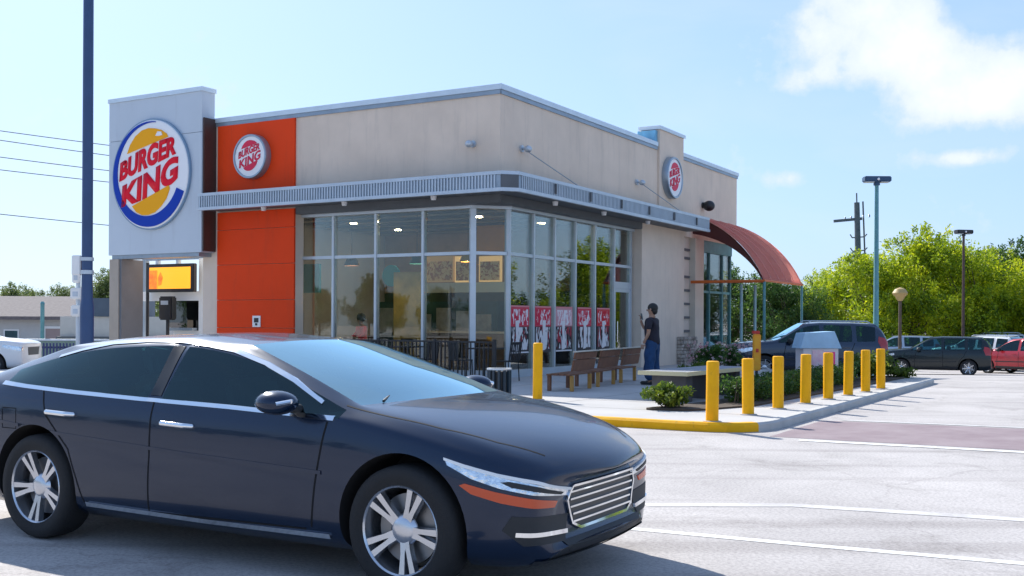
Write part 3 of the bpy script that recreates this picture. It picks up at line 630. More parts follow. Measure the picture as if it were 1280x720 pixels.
# ------------------------------------------------------------ terrace railing, tables and chairs
t=thing('terrace_railing','black metal railing of thin upright bars in front of the restaurant terrace','railing',W(-1.2,-.6,.121),ANG)
mb=MB(); mb.box(-.02,.02,0,6.4,.88,.92).box(-.015,.015,0,6.4,.10,.13); mb.build('rail',black,t)
mb=MB(); k=0.05
while k<6.38: mb.cyl((0,k,.1305),(0,k,.8795),.017,seg=8); k+=.115
mb.build('bars',black,t)
for k in range(5):
    mb=MB(); mb.box(-.03,.03,k*1.6-.03,k*1.6+.03,0,.96); mb.build('post',black,t)
ch=None; tb=None; q=0
for i,(x,y) in enumerate([(-.35,.2),(-.30,2.5),(-.30,4.7)]):
    if tb is None:
        t=tb=thing('patio_table','x','table',(0,0,0),0,'black terrace tables')
        mb=MB(); mb.box(-.35,.35,-.35,.35,.72,.75,bev=.01); mb.build('tabletop',black,t)
        mb=MB(); mb.cyl((0,0,.03),(0,0,.719),.035); mb.build('leg',black,t,40)
        mb=MB(); mb.cyl((0,0,0),(0,0,.03),.24); mb.build('base',black,t,40)
    else: t=copy_tree(tb)
    t.location=W(x,y,.121); t.rotation_euler=(0,0,ANG); t['label']=['black square patio table by the glass corner','black square patio table in the middle of the terrace','black square patio table farthest along the terrace'][i]
    for sgn in (-1,1):
        if ch is None:
            c=ch=thing('patio_chair','x','chair',(0,0,0),0,'black terrace chairs')
            mb=MB(); mb.box(-.21,.21,-.2,.2,.44,.465,bev=.008); mb.build('seat',black,c)
            mb=MB(); M_=Matrix.Translation((0,.2,.46))@Matrix.Rotation(R(-8),4,'X')
            mb.box(-.21,-.18,-.012,.012,.0,.44,M_).box(.18,.21,-.012,.012,0,.44,M_).box(-.179,.179,-.012,.012,.38,.44,M_)
            for s in range(5): mb.box(-.13+s*.065-.012,-.13+s*.065+.012,-.008,.008,.0,.379,M_)
            mb.build('backrest',black,c)
            for sx in (-.19,.19):
                for sy in (-.18,.18): mb=MB(); mb.cyl((sx*1.08,sy*1.1,0),(sx,sy,.4385),.013,seg=8); mb.build('leg',black,c)
        else: c=copy_tree(ch)
        c.location=W(x,y+sgn*.62,.121); c.rotation_euler=(0,0,ANG+(0 if sgn>0 else math.pi)+.1*sgn)
        c['label']='black terrace chair %s the patio table %s'%(('right of','left of')[sgn>0],['by the glass corner','in mid terrace','farthest along'][i])
# chairs inside
for i,(x,y,rz) in enumerate([(1.3,1.7,.4),(1.5,3.6,2.0),(1.6,5.6,1.1)]):
    c=copy_tree(ch); c.location=W(x,y,.127); c.rotation_euler=(0,0,ANG+rz); c['group']='chairs inside the dining room'
    c['label']=['black chair inside, just behind the glass corner','black chair inside, behind the middle of the front glass','black chair inside, near the orange panel'][i]
    t=copy_tree(tb); t.location=W(x+.55,y+.1,.127); t['group']='tables inside the dining room'; t['label']=['black table inside, just behind the glass corner','black table inside, behind the middle of the front glass','black table inside, near the orange panel'][i]
for i,(x,y) in enumerate([(1.6,1.9),(1.9,3.7),(1.9,5.9)]):
    t=thing('pendant_lamp',['hanging lamp inside above the table behind the glass corner','hanging lamp inside above the table at the middle window','hanging lamp inside above the table near the orange panel'][i],'lamp',W(x,y,4.3),0,'hanging lamps in the dining room')
    mb=MB(); mb.cyl((0,0,-1.0),(0,0,0),.008,seg=6); mb.build('cord',black,t)
    mb=MB(); mb.lathe([(.03,-1.0),(.12,-1.06),(.22,-1.3),(.2,-1.3),(.1,-1.08),(.02,-1.02)],None,20); mb.build('lamp_shade',[ochrewood,darkteal,brown][i],t,40)
    mb=MB(); mb.sph((0,0,-1.22),.07); mb.build('bulb',mat('bulb',(1,.8,.5),.4,emit=(1,.7,.38),estr=70),t,60)

# ------------------------------------------------------------ vehicles
def paint(name,col,metal=.5,rough=.28,coat=.8):
    return mat(name,col,rough,metal=metal,coat=coat)
navyp=paint('navy_car_paint',(.0006,.013,.042),.45,.22,.5)
archm=mat('wheel_well',(.006,.006,.007),.9)
def car_shell(rows,creases,axles,wr,glassf,sub=2,arch=.06,width=.92):
    """rows: x,w,zb,zmid,zsh,y5,z5,y6,z6,y7,z7,z9,bow. returns evaluated closed mesh with material index: 0 paint 1 side glass 2 screen glass 3 well 4 lower trim"""
    bm=bmesh.new(); S=[]
    for (x,wd,zb,zm,zs,y5,z5,y6,z6,y7,z7,z9,bow) in rows:
        pts=[(0,zb),(wd*.82,zb),(wd*.965,zb+.07),(wd,zm),(wd*.985,zs),(y5,z5),(y6,z6),(y7,z7),(y7*.55,z7+(z9-z7)*.80),(0,z9)]
        r=[];l=[]
        for i,(y,z) in enumerate(pts):
            xx=x+bow*(1-(y/max(wd,.01))**2) if 3<=i or True else x
            r.append(bm.verts.new((xx,-y,z)))
        for i,(y,z) in enumerate(pts):
            if i in(0,9): l.append(r[i])
            else: l.append(bm.verts.new((r[i].co.x,y,z)))
        S.append((r,l))
    def F(vs,mi=0):
        f=bm.faces.new(vs); f.material_index=mi; f.smooth=True; return f
    for s in range(len(S)-1):
        for side in (0,1):
            a=S[s][side]; b=S[s+1][side]
            for i in range(9): F((a[i],b[i],b[i+1],a[i+1]) if side==0 else (a[i],a[i+1],b[i+1],b[i]), glassf(s,i))
    for s in (0,len(S)-1):
        r,l=S[s]
        F((r[0],r[1],l[1])); F((r[8],r[9],l[8]))
        for i in range(1,8): F((r[i],r[i+1],l[i+1],l[i]))
    cl=bm.edges.layers.float.get('crease_edge') or bm.edges.layers.float.new('crease_edge')
    for e in bm.edges:
        mi={f.material_index for f in e.link_faces}
        if len(mi)>1: e[cl]=.92
    for s in range(len(S)-1):
        for side in (0,1):
            for i,c in creases.items():
                e=bm.edges.get((S[s][side][i],S[s+1][side][i]))
                if e: e[cl]=max(e[cl],c)
    vl=bm.verts.layers.float.get('crease_vert') or bm.verts.layers.float.new('crease_vert')
    for vv in bm.verts:
        g_=[f.material_index for f in vv.link_faces]
        for q in (1,2):
            if g_.count(q)==1: vv[vl]=.9
    bmesh.ops.recalc_face_normals(bm,faces=bm.faces[:])
    me=bpy.data.meshes.new('shell'); bm.to_mesh(me); bm.free()
    for k in range(5): me.materials.append(navyp)
    o=link('shell',me); m=o.modifiers.new('s','SUBSURF'); m.levels=sub; m.render_levels=sub
    # wheel openings
    cb=bmesh.new()
    for ax in axles:
        for sg in (-1,1):
            bmesh.ops.create_cone(cb,cap_ends=True,segments=48,radius1=wr+arch,radius2=wr+arch,depth=.62,matrix=Matrix.Translation((ax,sg*(width-.05),wr+.015))@Matrix.Rotation(R(90),4,'X'))
    cm=bpy.data.meshes.new('cut'); cb.to_mesh(cm); cb.free()
    for k in range(5): cm.materials.append(archm)
    for p in cm.polygons: p.material_index=3
    co=link('cut',cm); m=o.modifiers.new('b','BOOLEAN'); m.operation='DIFFERENCE'; m.object=co; m.solver='EXACT'
    dg=bpy.context.evaluated_depsgraph_get(); res=bpy.data.meshes.new_from_object(o.evaluated_get(dg))
    bpy.data.objects.remove(o); bpy.data.objects.remove(co)
    return res
def split_shell(me,parent,pm,gl,gs):
    out={}
    for name,idx,mats in (('body',(0,3,4),[pm,pm,pm,archm,dark]),('side_window',(1,),[gl]),('windscreen',(2,),[gs])):
        bm=bmesh.new(); bm.from_mesh(me)
        bmesh.ops.delete(bm,geom=[f for f in bm.faces if f.material_index not in idx],context='FACES')
        for f in bm.faces:
            f.smooth=True
            if name!='body': f.material_index=0
        for e in bm.edges:
            if len(e.link_faces)==2 and e.calc_face_angle(0)>R(38): e.smooth=False
        if name=='body':
            m=bpy.data.meshes.new(name); bm.to_mesh(m); bm.free(); [m.materials.append(q) for q in mats]; out[name]=[link(name,m,parent)]
        else: # separate every pane
            out[name]=[]; fs=set(bm.faces)
            while fs:
                st=[fs.pop()]; isl_=[st[0]]
                while st:
                    f=st.pop()
                    for e in f.edges:
                        for g_ in e.link_faces:
                            if g_ in fs: fs.remove(g_); st.append(g_); isl_.append(g_)
                b2=bmesh.new(); mp={}
                for f in isl_:
                    vs=[]
                    for v in f.verts:
                        if v not in mp: mp[v]=b2.verts.new(v.co)
                        vs.append(mp[v])
                    nf=b2.faces.new(vs); nf.smooth=True
                nm=name
                cx=sum(v.co.x for v in b2.verts)/len(b2.verts)
                if name=='windscreen' and cx<-1.6: nm='rear_window'
                m=bpy.data.meshes.new(nm); b2.to_mesh(m); b2.free(); m.materials.append(mats[0]); out[name].append(link(nm,m,parent))
            bm.free()
    return out
def bvh_of(me):
    return BVHTree.FromPolygons([v.co.copy() for v in me.vertices],[list(p.vertices) for p in me.polygons])
def patch(bvh,poly,O,e,d,off=.004,step=.03,depth=.012,mirror=False):
    """an outline draped on the bodywork: real thickness, following its curve"""
    bm=bmesh.new(); f=bm.faces.new([bm.verts.new((x,y,0)) for x,y in poly])
    xs=[p[0] for p in poly]; ys=[p[1] for p in poly]
    for ax,(a,b) in ((0,(min(xs),max(xs))),(1,(min(ys),max(ys)))):
        k=a+step
        while k<b-step*.3:
            co=[0,0,0]; co[ax]=k; no=[0,0,0]; no[ax]=1
            bmesh.ops.bisect_plane(bm,geom=bm.verts[:]+bm.edges[:]+bm.faces[:],plane_co=co,plane_no=no); k+=step
    O=Vector(O);e=Vector(e).normalized();d=Vector(d).normalized(); miss=[]
    nrm={}
    for v in bm.verts:
        s=O+e*v.co.x+Vector((0,0,1))*v.co.y-d*2.5
        h=bvh.ray_cast(s,d)
        if h[0] is None: miss.append(v); continue
        n=h[1] if h[1].dot(d)<0 else -h[1]
        nrm[v]=n; v.co=h[0]+n*off
    if miss: bmesh.ops.delete(bm,geom=miss,context='VERTS')
    if not bm.faces: return bm
    bd=[x for x in bm.edges if len(x.link_faces)==1]
    r=bmesh.ops.extrude_edge_only(bm,edges=bd)
    for g_ in r['geom']:
        if isinstance(g_,bmesh.types.BMVert): g_.co+=d*depth
    if mirror:
        for v in bm.verts: v.co.y*=-1
        bmesh.ops.reverse_faces(bm,faces=bm.faces[:])
    for f in bm.faces: f.smooth=True
    for x in bm.edges:
        if len(x.link_faces)==2 and x.calc_face_angle(0)>R(35): x.smooth=False
    return bm
def squeeze(p,f=.70,g=.92): return [((x*f if x>0 else x*g),y) for x,y in p]
def addpatch(name,bvh,m,parent,both,*a,**k):
    o=[]
    for mir in ((False,True) if both else (False,)):
        bm=patch(bvh,*a,mirror=mir,**k)
        me=bpy.data.meshes.new(name); bm.to_mesh(me); bm.free(); me.materials.append(m); o.append(link(name,me,parent))
    return o
def band(pts,wd): # thin band polygon along points
    up=[];dn=[]
    for i,p in enumerate(pts):
        a=Vector(pts[max(i-1,0)]);b=Vector(pts[min(i+1,len(pts)-1)]); t=(b-a).normalized(); n=Vector((-t.y,t.x))*wd/2
        up.append((p[0]+n.x,p[1]+n.y)); dn.append((p[0]-n.x,p[1]-n.y))
    return up+dn[::-1]
def wheel(parent,x,y,r,wd,sg,spokes=10,rot=0.0):
    w_=bpy.data.objects.new('wheel',None); COL.objects.link(w_); w_.parent=parent; w_.location=(x,y,r); w_.empty_display_size=.1
    M=Matrix.Rotation(R(90)*sg,4,'X')@Matrix.Rotation(rot,4,'Z')   # local +z points outwards
    h=wd/2; ri=r*.70
    mb=MB(); mb.lathe([(ri,-h*.9),(r*.93,-h),(r*.985,-h*.8),(r,-h*.4),(r,h*.4),(r*.985,h*.8),(r*.93,h),(r*.80,h*1.02),(ri,h*.9),(ri*.98,h*.5)],M,48); mb.build('tyre',rubber,w_,50)
    mb=MB(); mb.lathe([(ri*1.0,h*.9),(ri*.985,h*.94),(ri*.95,h*.86),(ri*.93,h*.2),(ri*.92,-h*.8)],M,48)
    for k in range(spokes):
        a=2*math.pi*k/spokes+(.16 if k%2 else -.16)*(1 if spokes%2==0 else 0)
        Q=M@Matrix.Rotation(a,4,'Z')
        b=ri*.055
        bmq=mb.bm; P=[(.045,-b*1.5,h*.62),(ri*.5,-b,h*.70),(ri*.95,-b*1.3,h*.84),(ri*.95,b*1.3,h*.84),(ri*.5,b,h*.70),(.045,b*1.5,h*.62)]
        up=[bmq.verts.new(Q@Vector(p)) for p in P]; dn=[bmq.verts.new(Q@Vector((p[0],p[1]*1.25,p[2]-.035))) for p in P]
        bmq.faces.new(up); bmq.faces.new(dn[::-1])
        for i in range(6): bmq.faces.new((up[i],dn[i],dn[(i+1)%6],up[(i+1)%6]))
    mb.build('rim',alloy,w_,35)
    mb=MB(); mb.lathe([(0,h*.74),(.03,h*.74),(.055,h*.68),(.075,h*.6),(.085,h*.45)],M,24); mb.build('hub_cap',alloy,w_,40)
    mb=MB(); mb.lathe([(.0,h*.1),(ri*.78,h*.1),(ri*.78,h*-.05),(0,-h*.05)],M,32); mb.build('brake_disc',discm,w_,40)
    return w_
def detail_common(bvh,t,P):
    pass

# ---- the sedan, travelling to the right in front of the camera
WB=2.85
rowsS=[
(.90,.66,.28,.42,.53,.60,.565,.53,.59,.44,.60,.615,.10),
(.84,.76,.19,.42,.57,.71,.62,.63,.655,.55,.67,.69,.11),
(.62,.87,.165,.45,.64,.825,.71,.75,.755,.66,.77,.795,.09),
(.25,.912,.165,.50,.70,.875,.79,.79,.845,.70,.86,.885,.05),
(-.12,.922,.165,.50,.75,.89,.85,.81,.905,.72,.92,.94,.05),
(-.42,.925,.165,.50,.78,.887,.89,.835,.93,.745,.95,.96,.14),
(-.82,.925,.165,.50,.80,.882,.91,.765,1.085,.69,1.12,1.145,.12),
(-1.34,.925,.165,.50,.81,.878,.925,.675,1.245,.595,1.30,1.33,.08),
(-1.76,.925,.165,.50,.82,.876,.937,.655,1.29,.565,1.345,1.37,.02),
(-1.85,.925,.165,.50,.825,.875,.94,.652,1.292,.56,1.348,1.373,.02),
(-2.45,.925,.165,.50,.84,.873,.955,.655,1.27,.56,1.33,1.355,-.02),
(-2.85,.925,.165,.50,.85,.868,.97,.68,1.195,.58,1.27,1.30,-.06),
(-3.20,.92,.17,.51,.86,.855,.985,.725,1.085,.62,1.15,1.18,-.10),
(-3.50,.905,.18,.52,.87,.835,.985,.76,1.02,.66,1.045,1.06,-.12),
(-3.78,.87,.20,.53,.86,.80,.96,.72,1.0,.62,1.01,1.025,-.10),
(-3.93,.80,.28,.55,.83,.745,.91,.66,.935,.55,.945,.95,-.08)]
rowsS=[((r[0]*.80 if r[0]>0 else r[0]),)+r[1:] for r in rowsS]
cz=lambda z: z if z<.95 else .95+(z-.95)*.90
rowsS=[r[:6]+(cz(r[6]),r[7],cz(r[8]),r[9],cz(r[10]),cz(r[11]),r[12]) for r in rowsS]
def gS(s,i):
    if i==5 and s in (5,6,7,9,10,11): return 1
    if i in (7,8) and s in (5,6): return 2
    if i in (7,8) and s in (11,12): return 2
    if i==0: return 4
    return 0
T=thing('sedan','dark navy four-door sedan driving past in the foreground','car',(0,0,0),0)
shell=car_shell(rowsS,{4:.35,2:.25,5:.3},(0,-WB),.335,gS,sub=3,arch=.05)
bv=bvh_of(shell); parts=split_shell(shell,T,navyp,glassc,glassws)
SIDE=dict(O=(0,0,0),e=(1,0,0),d=(0,1,0))
# belt line chrome, window frame, rocker strip, door seams
belt=[(-.44,.90),(-1.2,.928),(-1.9,.944),(-2.5,.962),(-3.0,.983),(-3.25,.998)]
addpatch('belt_trim',bv,chrome,T,True,band([(x,z-.012) for x,z in belt],.022),**SIDE,off=.006)
arc=[(-.56,.955),(-.82,1.075),(-1.08,1.17),(-1.36,1.245),(-1.6,1.28),(-1.85,1.30),(-2.15,1.298),(-2.45,1.278),(-2.7,1.23),(-2.9,1.175)]
addpatch('window_trim',bv,chrome,T,True,band([(x,cz(z)+.010) for x,z in arc],.018),**SIDE,off=.005,step=.05)
addpatch('pillar_cover',bv,black,T,True,[(-1.76,.955),(-1.85,.958),(-1.87,1.245),(-1.78,1.245)],**SIDE,off=.004)
addpatch('rocker_trim',bv,chrome,T,True,band([(-.46,.262),(-1.4,.256),(-2.38,.268)],.026),**SIDE,off=.010)
seam=mat('door_gap',(.002,.002,.003),.9)
for pts in ([(-.58,.30),(-.54,.55),(-.48,.87)],[(-1.83,.26),(-1.80,.6),(-1.80,.93)],[(-2.82,.98),(-2.74,.80),(-2.52,.60),(-2.45,.42),(-2.40,.27)],[(-.62,.285),(-2.40,.255)],[(-3.42,.98),(-3.50,.93),(-3.80,.90)]):
    addpatch('panel_gap',bv,seam,T,True,band(pts,.011),**SIDE,off=.0015,depth=.004)
addpatch('fuel_flap',bv,seam,T,False,band([(-3.18,.83),(-3.04,.83),(-3.03,.70),(-3.17,.70),(-3.18,.82)],.007),**SIDE,off=.0015,depth=.004)
for x in (-1.58,-2.60):
    for sg in (-1,1):
        h=bv.ray_cast(Vector((x,sg*2,.80 if x>-2 else .82)),Vector((0,-sg,0)))[0]
        mb=MB(); p=[(x+.12,h.y+sg*.0,h.z-.005),(x+.09,h.y+sg*.038,h.z),(x-.08,h.y+sg*.040,h.z+.006),(x-.12,h.y,h.z+.008)]
        mb.tube(p,.017,12); [mb.sph(q_,.0168,seg=10) for q_ in p]
        mb.build('door_handle',chrome,T,60)
# character crease line as a shallow rib
addpatch('door_moulding',bv,navyp,T,True,band([(-.5,.60),(-1.5,.635),(-2.6,.69),(-3.3,.75)],.020),**SIDE,off=.006,depth=.008)
# headlights and marker on the corner
a=R(52); d=Vector((-math.cos(a),math.sin(a),0)); e=Vector((-math.sin(a),-math.cos(a),0))
O=Vector((.56,-.72,0))
hl=[(-.36,.555),(-.12,.615),(.12,.655),(.34,.695),(.48,.725),(.46,.69),(.30,.63),(.10,.585),(-.10,.55),(-.34,.515)]
hl=squeeze(hl)
for nm,mt,poly,of,dp in (('headlight',mat('headlight_silver',(.42,.48,.54),.10,metal=.9,alt=(.92,.95,.98),vscale=22,bump=.5,bscale=26,coat=1),hl,.006,.02),):
    hls=addpatch(nm,bv,mt,T,True,poly,O,e,d,off=of,depth=dp)
for hp,mir in zip(hls,(False,True)):
    bm=patch(bv,squeeze([(-.30,.54),(-.14,.585),(.04,.618),(.10,.615),(.02,.59),(-.12,.565),(-.28,.53)]),O,e,d,off=.010,depth=.01,mirror=mir); bmobj('lamp_insert',bm,dark,hp)
    bm=patch(bv,squeeze([(-.36,.555),(-.12,.615),(.12,.655),(.34,.695),(.48,.725),(.48,.712),(.34,.68),(.12,.64),(-.12,.60),(-.36,.54)]),O,e,d,off=.012,depth=.01,mirror=mir); bmobj('lamp_strip',bm,white,hp)
addpatch('turn_lamp',bv,mat('amber_red_lens',(.60,.07,.012),.25,coat=.3),T,True,squeeze([(-.26,.50),(-.08,.535),(.14,.57),(.34,.605),(.38,.595),(.30,.555),(.10,.515),(-.10,.485),(-.24,.47)]),O,e,d,off=.006)
addpatch('lower_lamp_trim',bv,chrome,T,True,band([(-.33,.50),(-.08,.545),(.14,.585),(.42,.63)],.012),O,e,d,off=.012) if False else None
FR=dict(O=(0,0,0),e=(0,1,0),d=(-1,0,0))
gr_=addpatch('grille',bv,black,T,False,[(-.38,.56),(.38,.56),(.43,.49),(.38,.37),(.30,.335),(-.30,.335),(-.38,.37),(-.43,.49)],**FR,off=.004)[0]
for z in (.53,.49,.45,.41,.37):
    w2=.40 if z>.42 else .37
    bm=patch(bv,band([(-w2,z),(w2,z)],.010),**FR,off=.014); bmobj('grille_bar',bm,chrome,gr_)
bm=patch(bv,band([(-.385,.565),(-.43,.49),(-.38,.365),(-.30,.33),(.30,.33),(.38,.365),(.43,.49),(.385,.565),(-.385,.565)],.015),**FR,off=.014); bmobj('grille_frame',bm,chrome,gr_)
addpatch('lower_intake',bv,dark,T,False,[(-.50,.295),(.50,.295),(.44,.235),(-.44,.235)],**FR,off=.003)
a2=R(35); d2=Vector((-math.cos(a2),math.sin(a2),0)); e2=Vector((-math.sin(a2),-math.cos(a2),0))
fg=addpatch('fog_lamp_recess',bv,dark,T,True,[(-.22,.42),(.16,.45),(.20,.38),(.10,.30),(-.18,.29)],Vector((.60,-.60,0)),e2,d2,off=.004)
for hp,mir in zip(fg,(False,True)):
    bm=patch(bv,band([(-.20,.335),(.14,.36)],.022),Vector((.60,-.60,0)),e2,d2,off=.012,mirror=mir); bmobj('fog_lamp_trim',bm,chrome,hp)
addpatch('front_splitter',bv,dark,T,False,[(-.66,.215),(.66,.215),(.66,.19),(-.66,.19)],**FR,off=.01)
# hood shut lines: draped from above
def topband(name,pts,wd,m,off=.0015,both=True,depth=.004):
    for mir in ((False,True) if both else (False,)):
        bm=bmesh.new(); poly=band(pts,wd); f=bm.faces.new([bm.verts.new((x,y,0)) for x,y in poly])
        k=-4
        while k<1: bmesh.ops.bisect_plane(bm,geom=bm.verts[:]+bm.edges[:]+bm.faces[:],plane_co=(k,0,0),plane_no=(1,0,0)); k+=.05
        bad=[]
        for v in bm.verts:
            h=bv.ray_cast(Vector((v.co.x,v.co.y,3)),Vector((0,0,-1)))
            if h[0] is None: bad.append(v)
            else: v.co=h[0]+Vector((0,0,off))
        bmesh.ops.delete(bm,geom=bad,context='VERTS')
        if mir:
            for v in bm.verts: v.co.y*=-1
        bmobj(name,bm,m,T)
topband('hood_gap',[(.64,-.52),(.44,-.66),(.16,-.755),(-.12,-.79),(-.42,-.80)],.010,seam)
0 and topband('hood_crease',[(.70,-.36),(.3,-.46),(-.1,-.53),(-.36,-.57)],.03,navyp,off=.003)
# mirrors, wipers, plate, antenna, tail lamps
for sg in (-1,1):
    mb=MB(); mb.sph((-.72,sg*1.02,.97),.11,1.15,.95,.60,20); 
    mr=mb.build('door_mirror',navyp,T,60)
    mb=MB(); mb.cyl((-.70,sg*.86,.925),(-.71,sg*.96,.945),.028); mb.build('mirror_arm',dark,mr,40)
    mb=MB(); mb.tube([(-.635,sg*.98,.99),(-.60,sg*1.05,.982),(-.645,sg*1.112,.97)],.012); mb.build('mirror_repeater',chrome,mr,40)
for y0 in (-.55,.05):
    mb=MB(); mb.tube([(-.36,y0,.965),(-.44,y0+.20,.995),(-.50,y0+.50,1.005)],.008); mb.build('wiper',dark,T)
addpatch('tail_lamp',bv,mat('tail_red',(.35,.006,.006),.15,coat=1),T,True,[(-3.6,.86),(-3.85,.84),(-3.9,.95),(-3.55,.95)],O=(0,0,0),e=(1,0,0),d=(0,1,0),off=.004)
mb=MB(); mb.box(-3.30,-3.16,-.012,.012,1.10,1.19,Matrix.Identity(4),bev=.008); mb.build('roof_antenna',navyp,T)
# cabin
seatm=mat('seat_fabric',(.16,.14,.12),.9,var=.2)
for x in (-1.75,-2.65):
    for y in (-.38,.38):
        mb=MB(); mb.box(x-.28,x+.25,y-.24,y+.24,.30,.46,bev=.05); mb.box(-.08,.08,-.23,.23,0,.62,Matrix.Translation((x-.30,y,.40))@Matrix.Rotation(R(-16),4,'Y'),bev=.05); mb.box(-.05,.05,-.12,.12,.66,.83,Matrix.Translation((x-.30,y,.40))@Matrix.Rotation(R(-16),4,'Y'),bev=.03); mb.build('seat',seatm,T)
mb=MB(); mb.box(-1.05,-.52,-.74,.74,.50,.85,bev=.06); mb.build('dashboard',dark,T)
mb=MB(); mb.box(-3.3,-.72,-.80,.80,.30,.35); mb.build('cabin_floor',dark,T)
mb=MB(); Ms=Matrix.Translation((-1.18,.38,.82))@Matrix.Rotation(R(-65),4,'Y')
for k in range(20): a_=k*math.pi/10; b_=a_+math.pi/10; mb.cyl(Ms@Vector((.18*math.cos(a_),.18*math.sin(a_),0)),Ms@Vector((.18*math.cos(b_),.18*math.sin(b_),0)),.014,seg=8)
mb.build('steering_wheel',dark,T,60)
mb=MB(); mb.box(-1.20,-1.16,-.11,.11,1.10,1.16,bev=.015); mb.cyl((-1.2,0,1.15),(-1.28,0,1.24),.012); mb.build('rear_view_mirror',dark,T)
for x in (0,-WB):
    for sg in (-1,1):
        wheel(T,x,sg*.80,.335,.225,-sg,10,.2+x)
SED=T
def place_car(t,front,heading,scale=1.0,z=0):
    """put the middle of the front axle's near contact at a ground point"""
    t.location=(front[0],front[1],z); t.rotation_euler=(0,0,heading); t.scale=(scale,)*3
h=math.atan2(-1.48,2.62)
SCL=1.06
# near front wheel touches W(-16.69,-9.35); the axle centre is .90*scale beyond it
fx=Vector((-.605,5.86)); left=Vector((-math.sin(h),math.cos(h))); c=fx+left*.90*SCL
place_car(T,(c.x,c.y),h,SCL)

# ---- an estate / SUV shape, shared by the parked cars
rowsU=[
(.86,.74,.38,.58,.80,.68,.90,.60,.93,.50,.945,.96,.10),
(.80,.83,.27,.56,.82,.78,.95,.70,.985,.60,1.0,1.015,.10),
(.55,.90,.24,.58,.86,.86,1.00,.79,1.05,.70,1.065,1.08,.07),
(.1,.925,.235,.60,.90,.89,1.035,.83,1.09,.74,1.105,1.12,.05),
(-.42,.93,.235,.60,.93,.89,1.06,.85,1.115,.76,1.13,1.14,.12),
(-.85,.93,.235,.60,.94,.885,1.07,.78,1.37,.71,1.41,1.425,.10),
(-1.22,.93,.235,.60,.945,.88,1.075,.715,1.565,.64,1.625,1.645,.06),
(-1.62,.93,.235,.60,.95,.88,1.08,.705,1.60,.62,1.665,1.69,.02),
(-1.72,.93,.235,.60,.95,.88,1.082,.705,1.60,.62,1.667,1.692,.02),
(-2.55,.93,.235,.60,.955,.875,1.095,.70,1.59,.62,1.66,1.685,0),
(-2.65,.93,.235,.60,.957,.875,1.097,.70,1.588,.62,1.658,1.683,0),
(-3.20,.925,.24,.61,.96,.86,1.11,.71,1.55,.62,1.63,1.655,-.05),
(-3.38,.915,.26,.61,.96,.845,1.12,.74,1.40,.64,1.46,1.48,-.10),
(-3.52,.90,.30,.61,.95,.83,1.10,.78,1.16,.68,1.18,1.19,-.10),
(-3.60,.84,.36,.61,.90,.78,1.00,.72,1.03,.62,1.04,1.05,-.08)]
def gU(s,i):
    if i==5 and s in (4,5,6,8,10): return 1
    if i in (7,8) and s in (4,5): return 2
    if i in (7,8) and s in (11,12): return 2
    if i==0: return 4
    return 0
shU=car_shell(rowsU,{4:.35,2:.3,5:.3},(0,-2.68),.345,gU,sub=2,arch=.055)
bvU=bvh_of(shU)
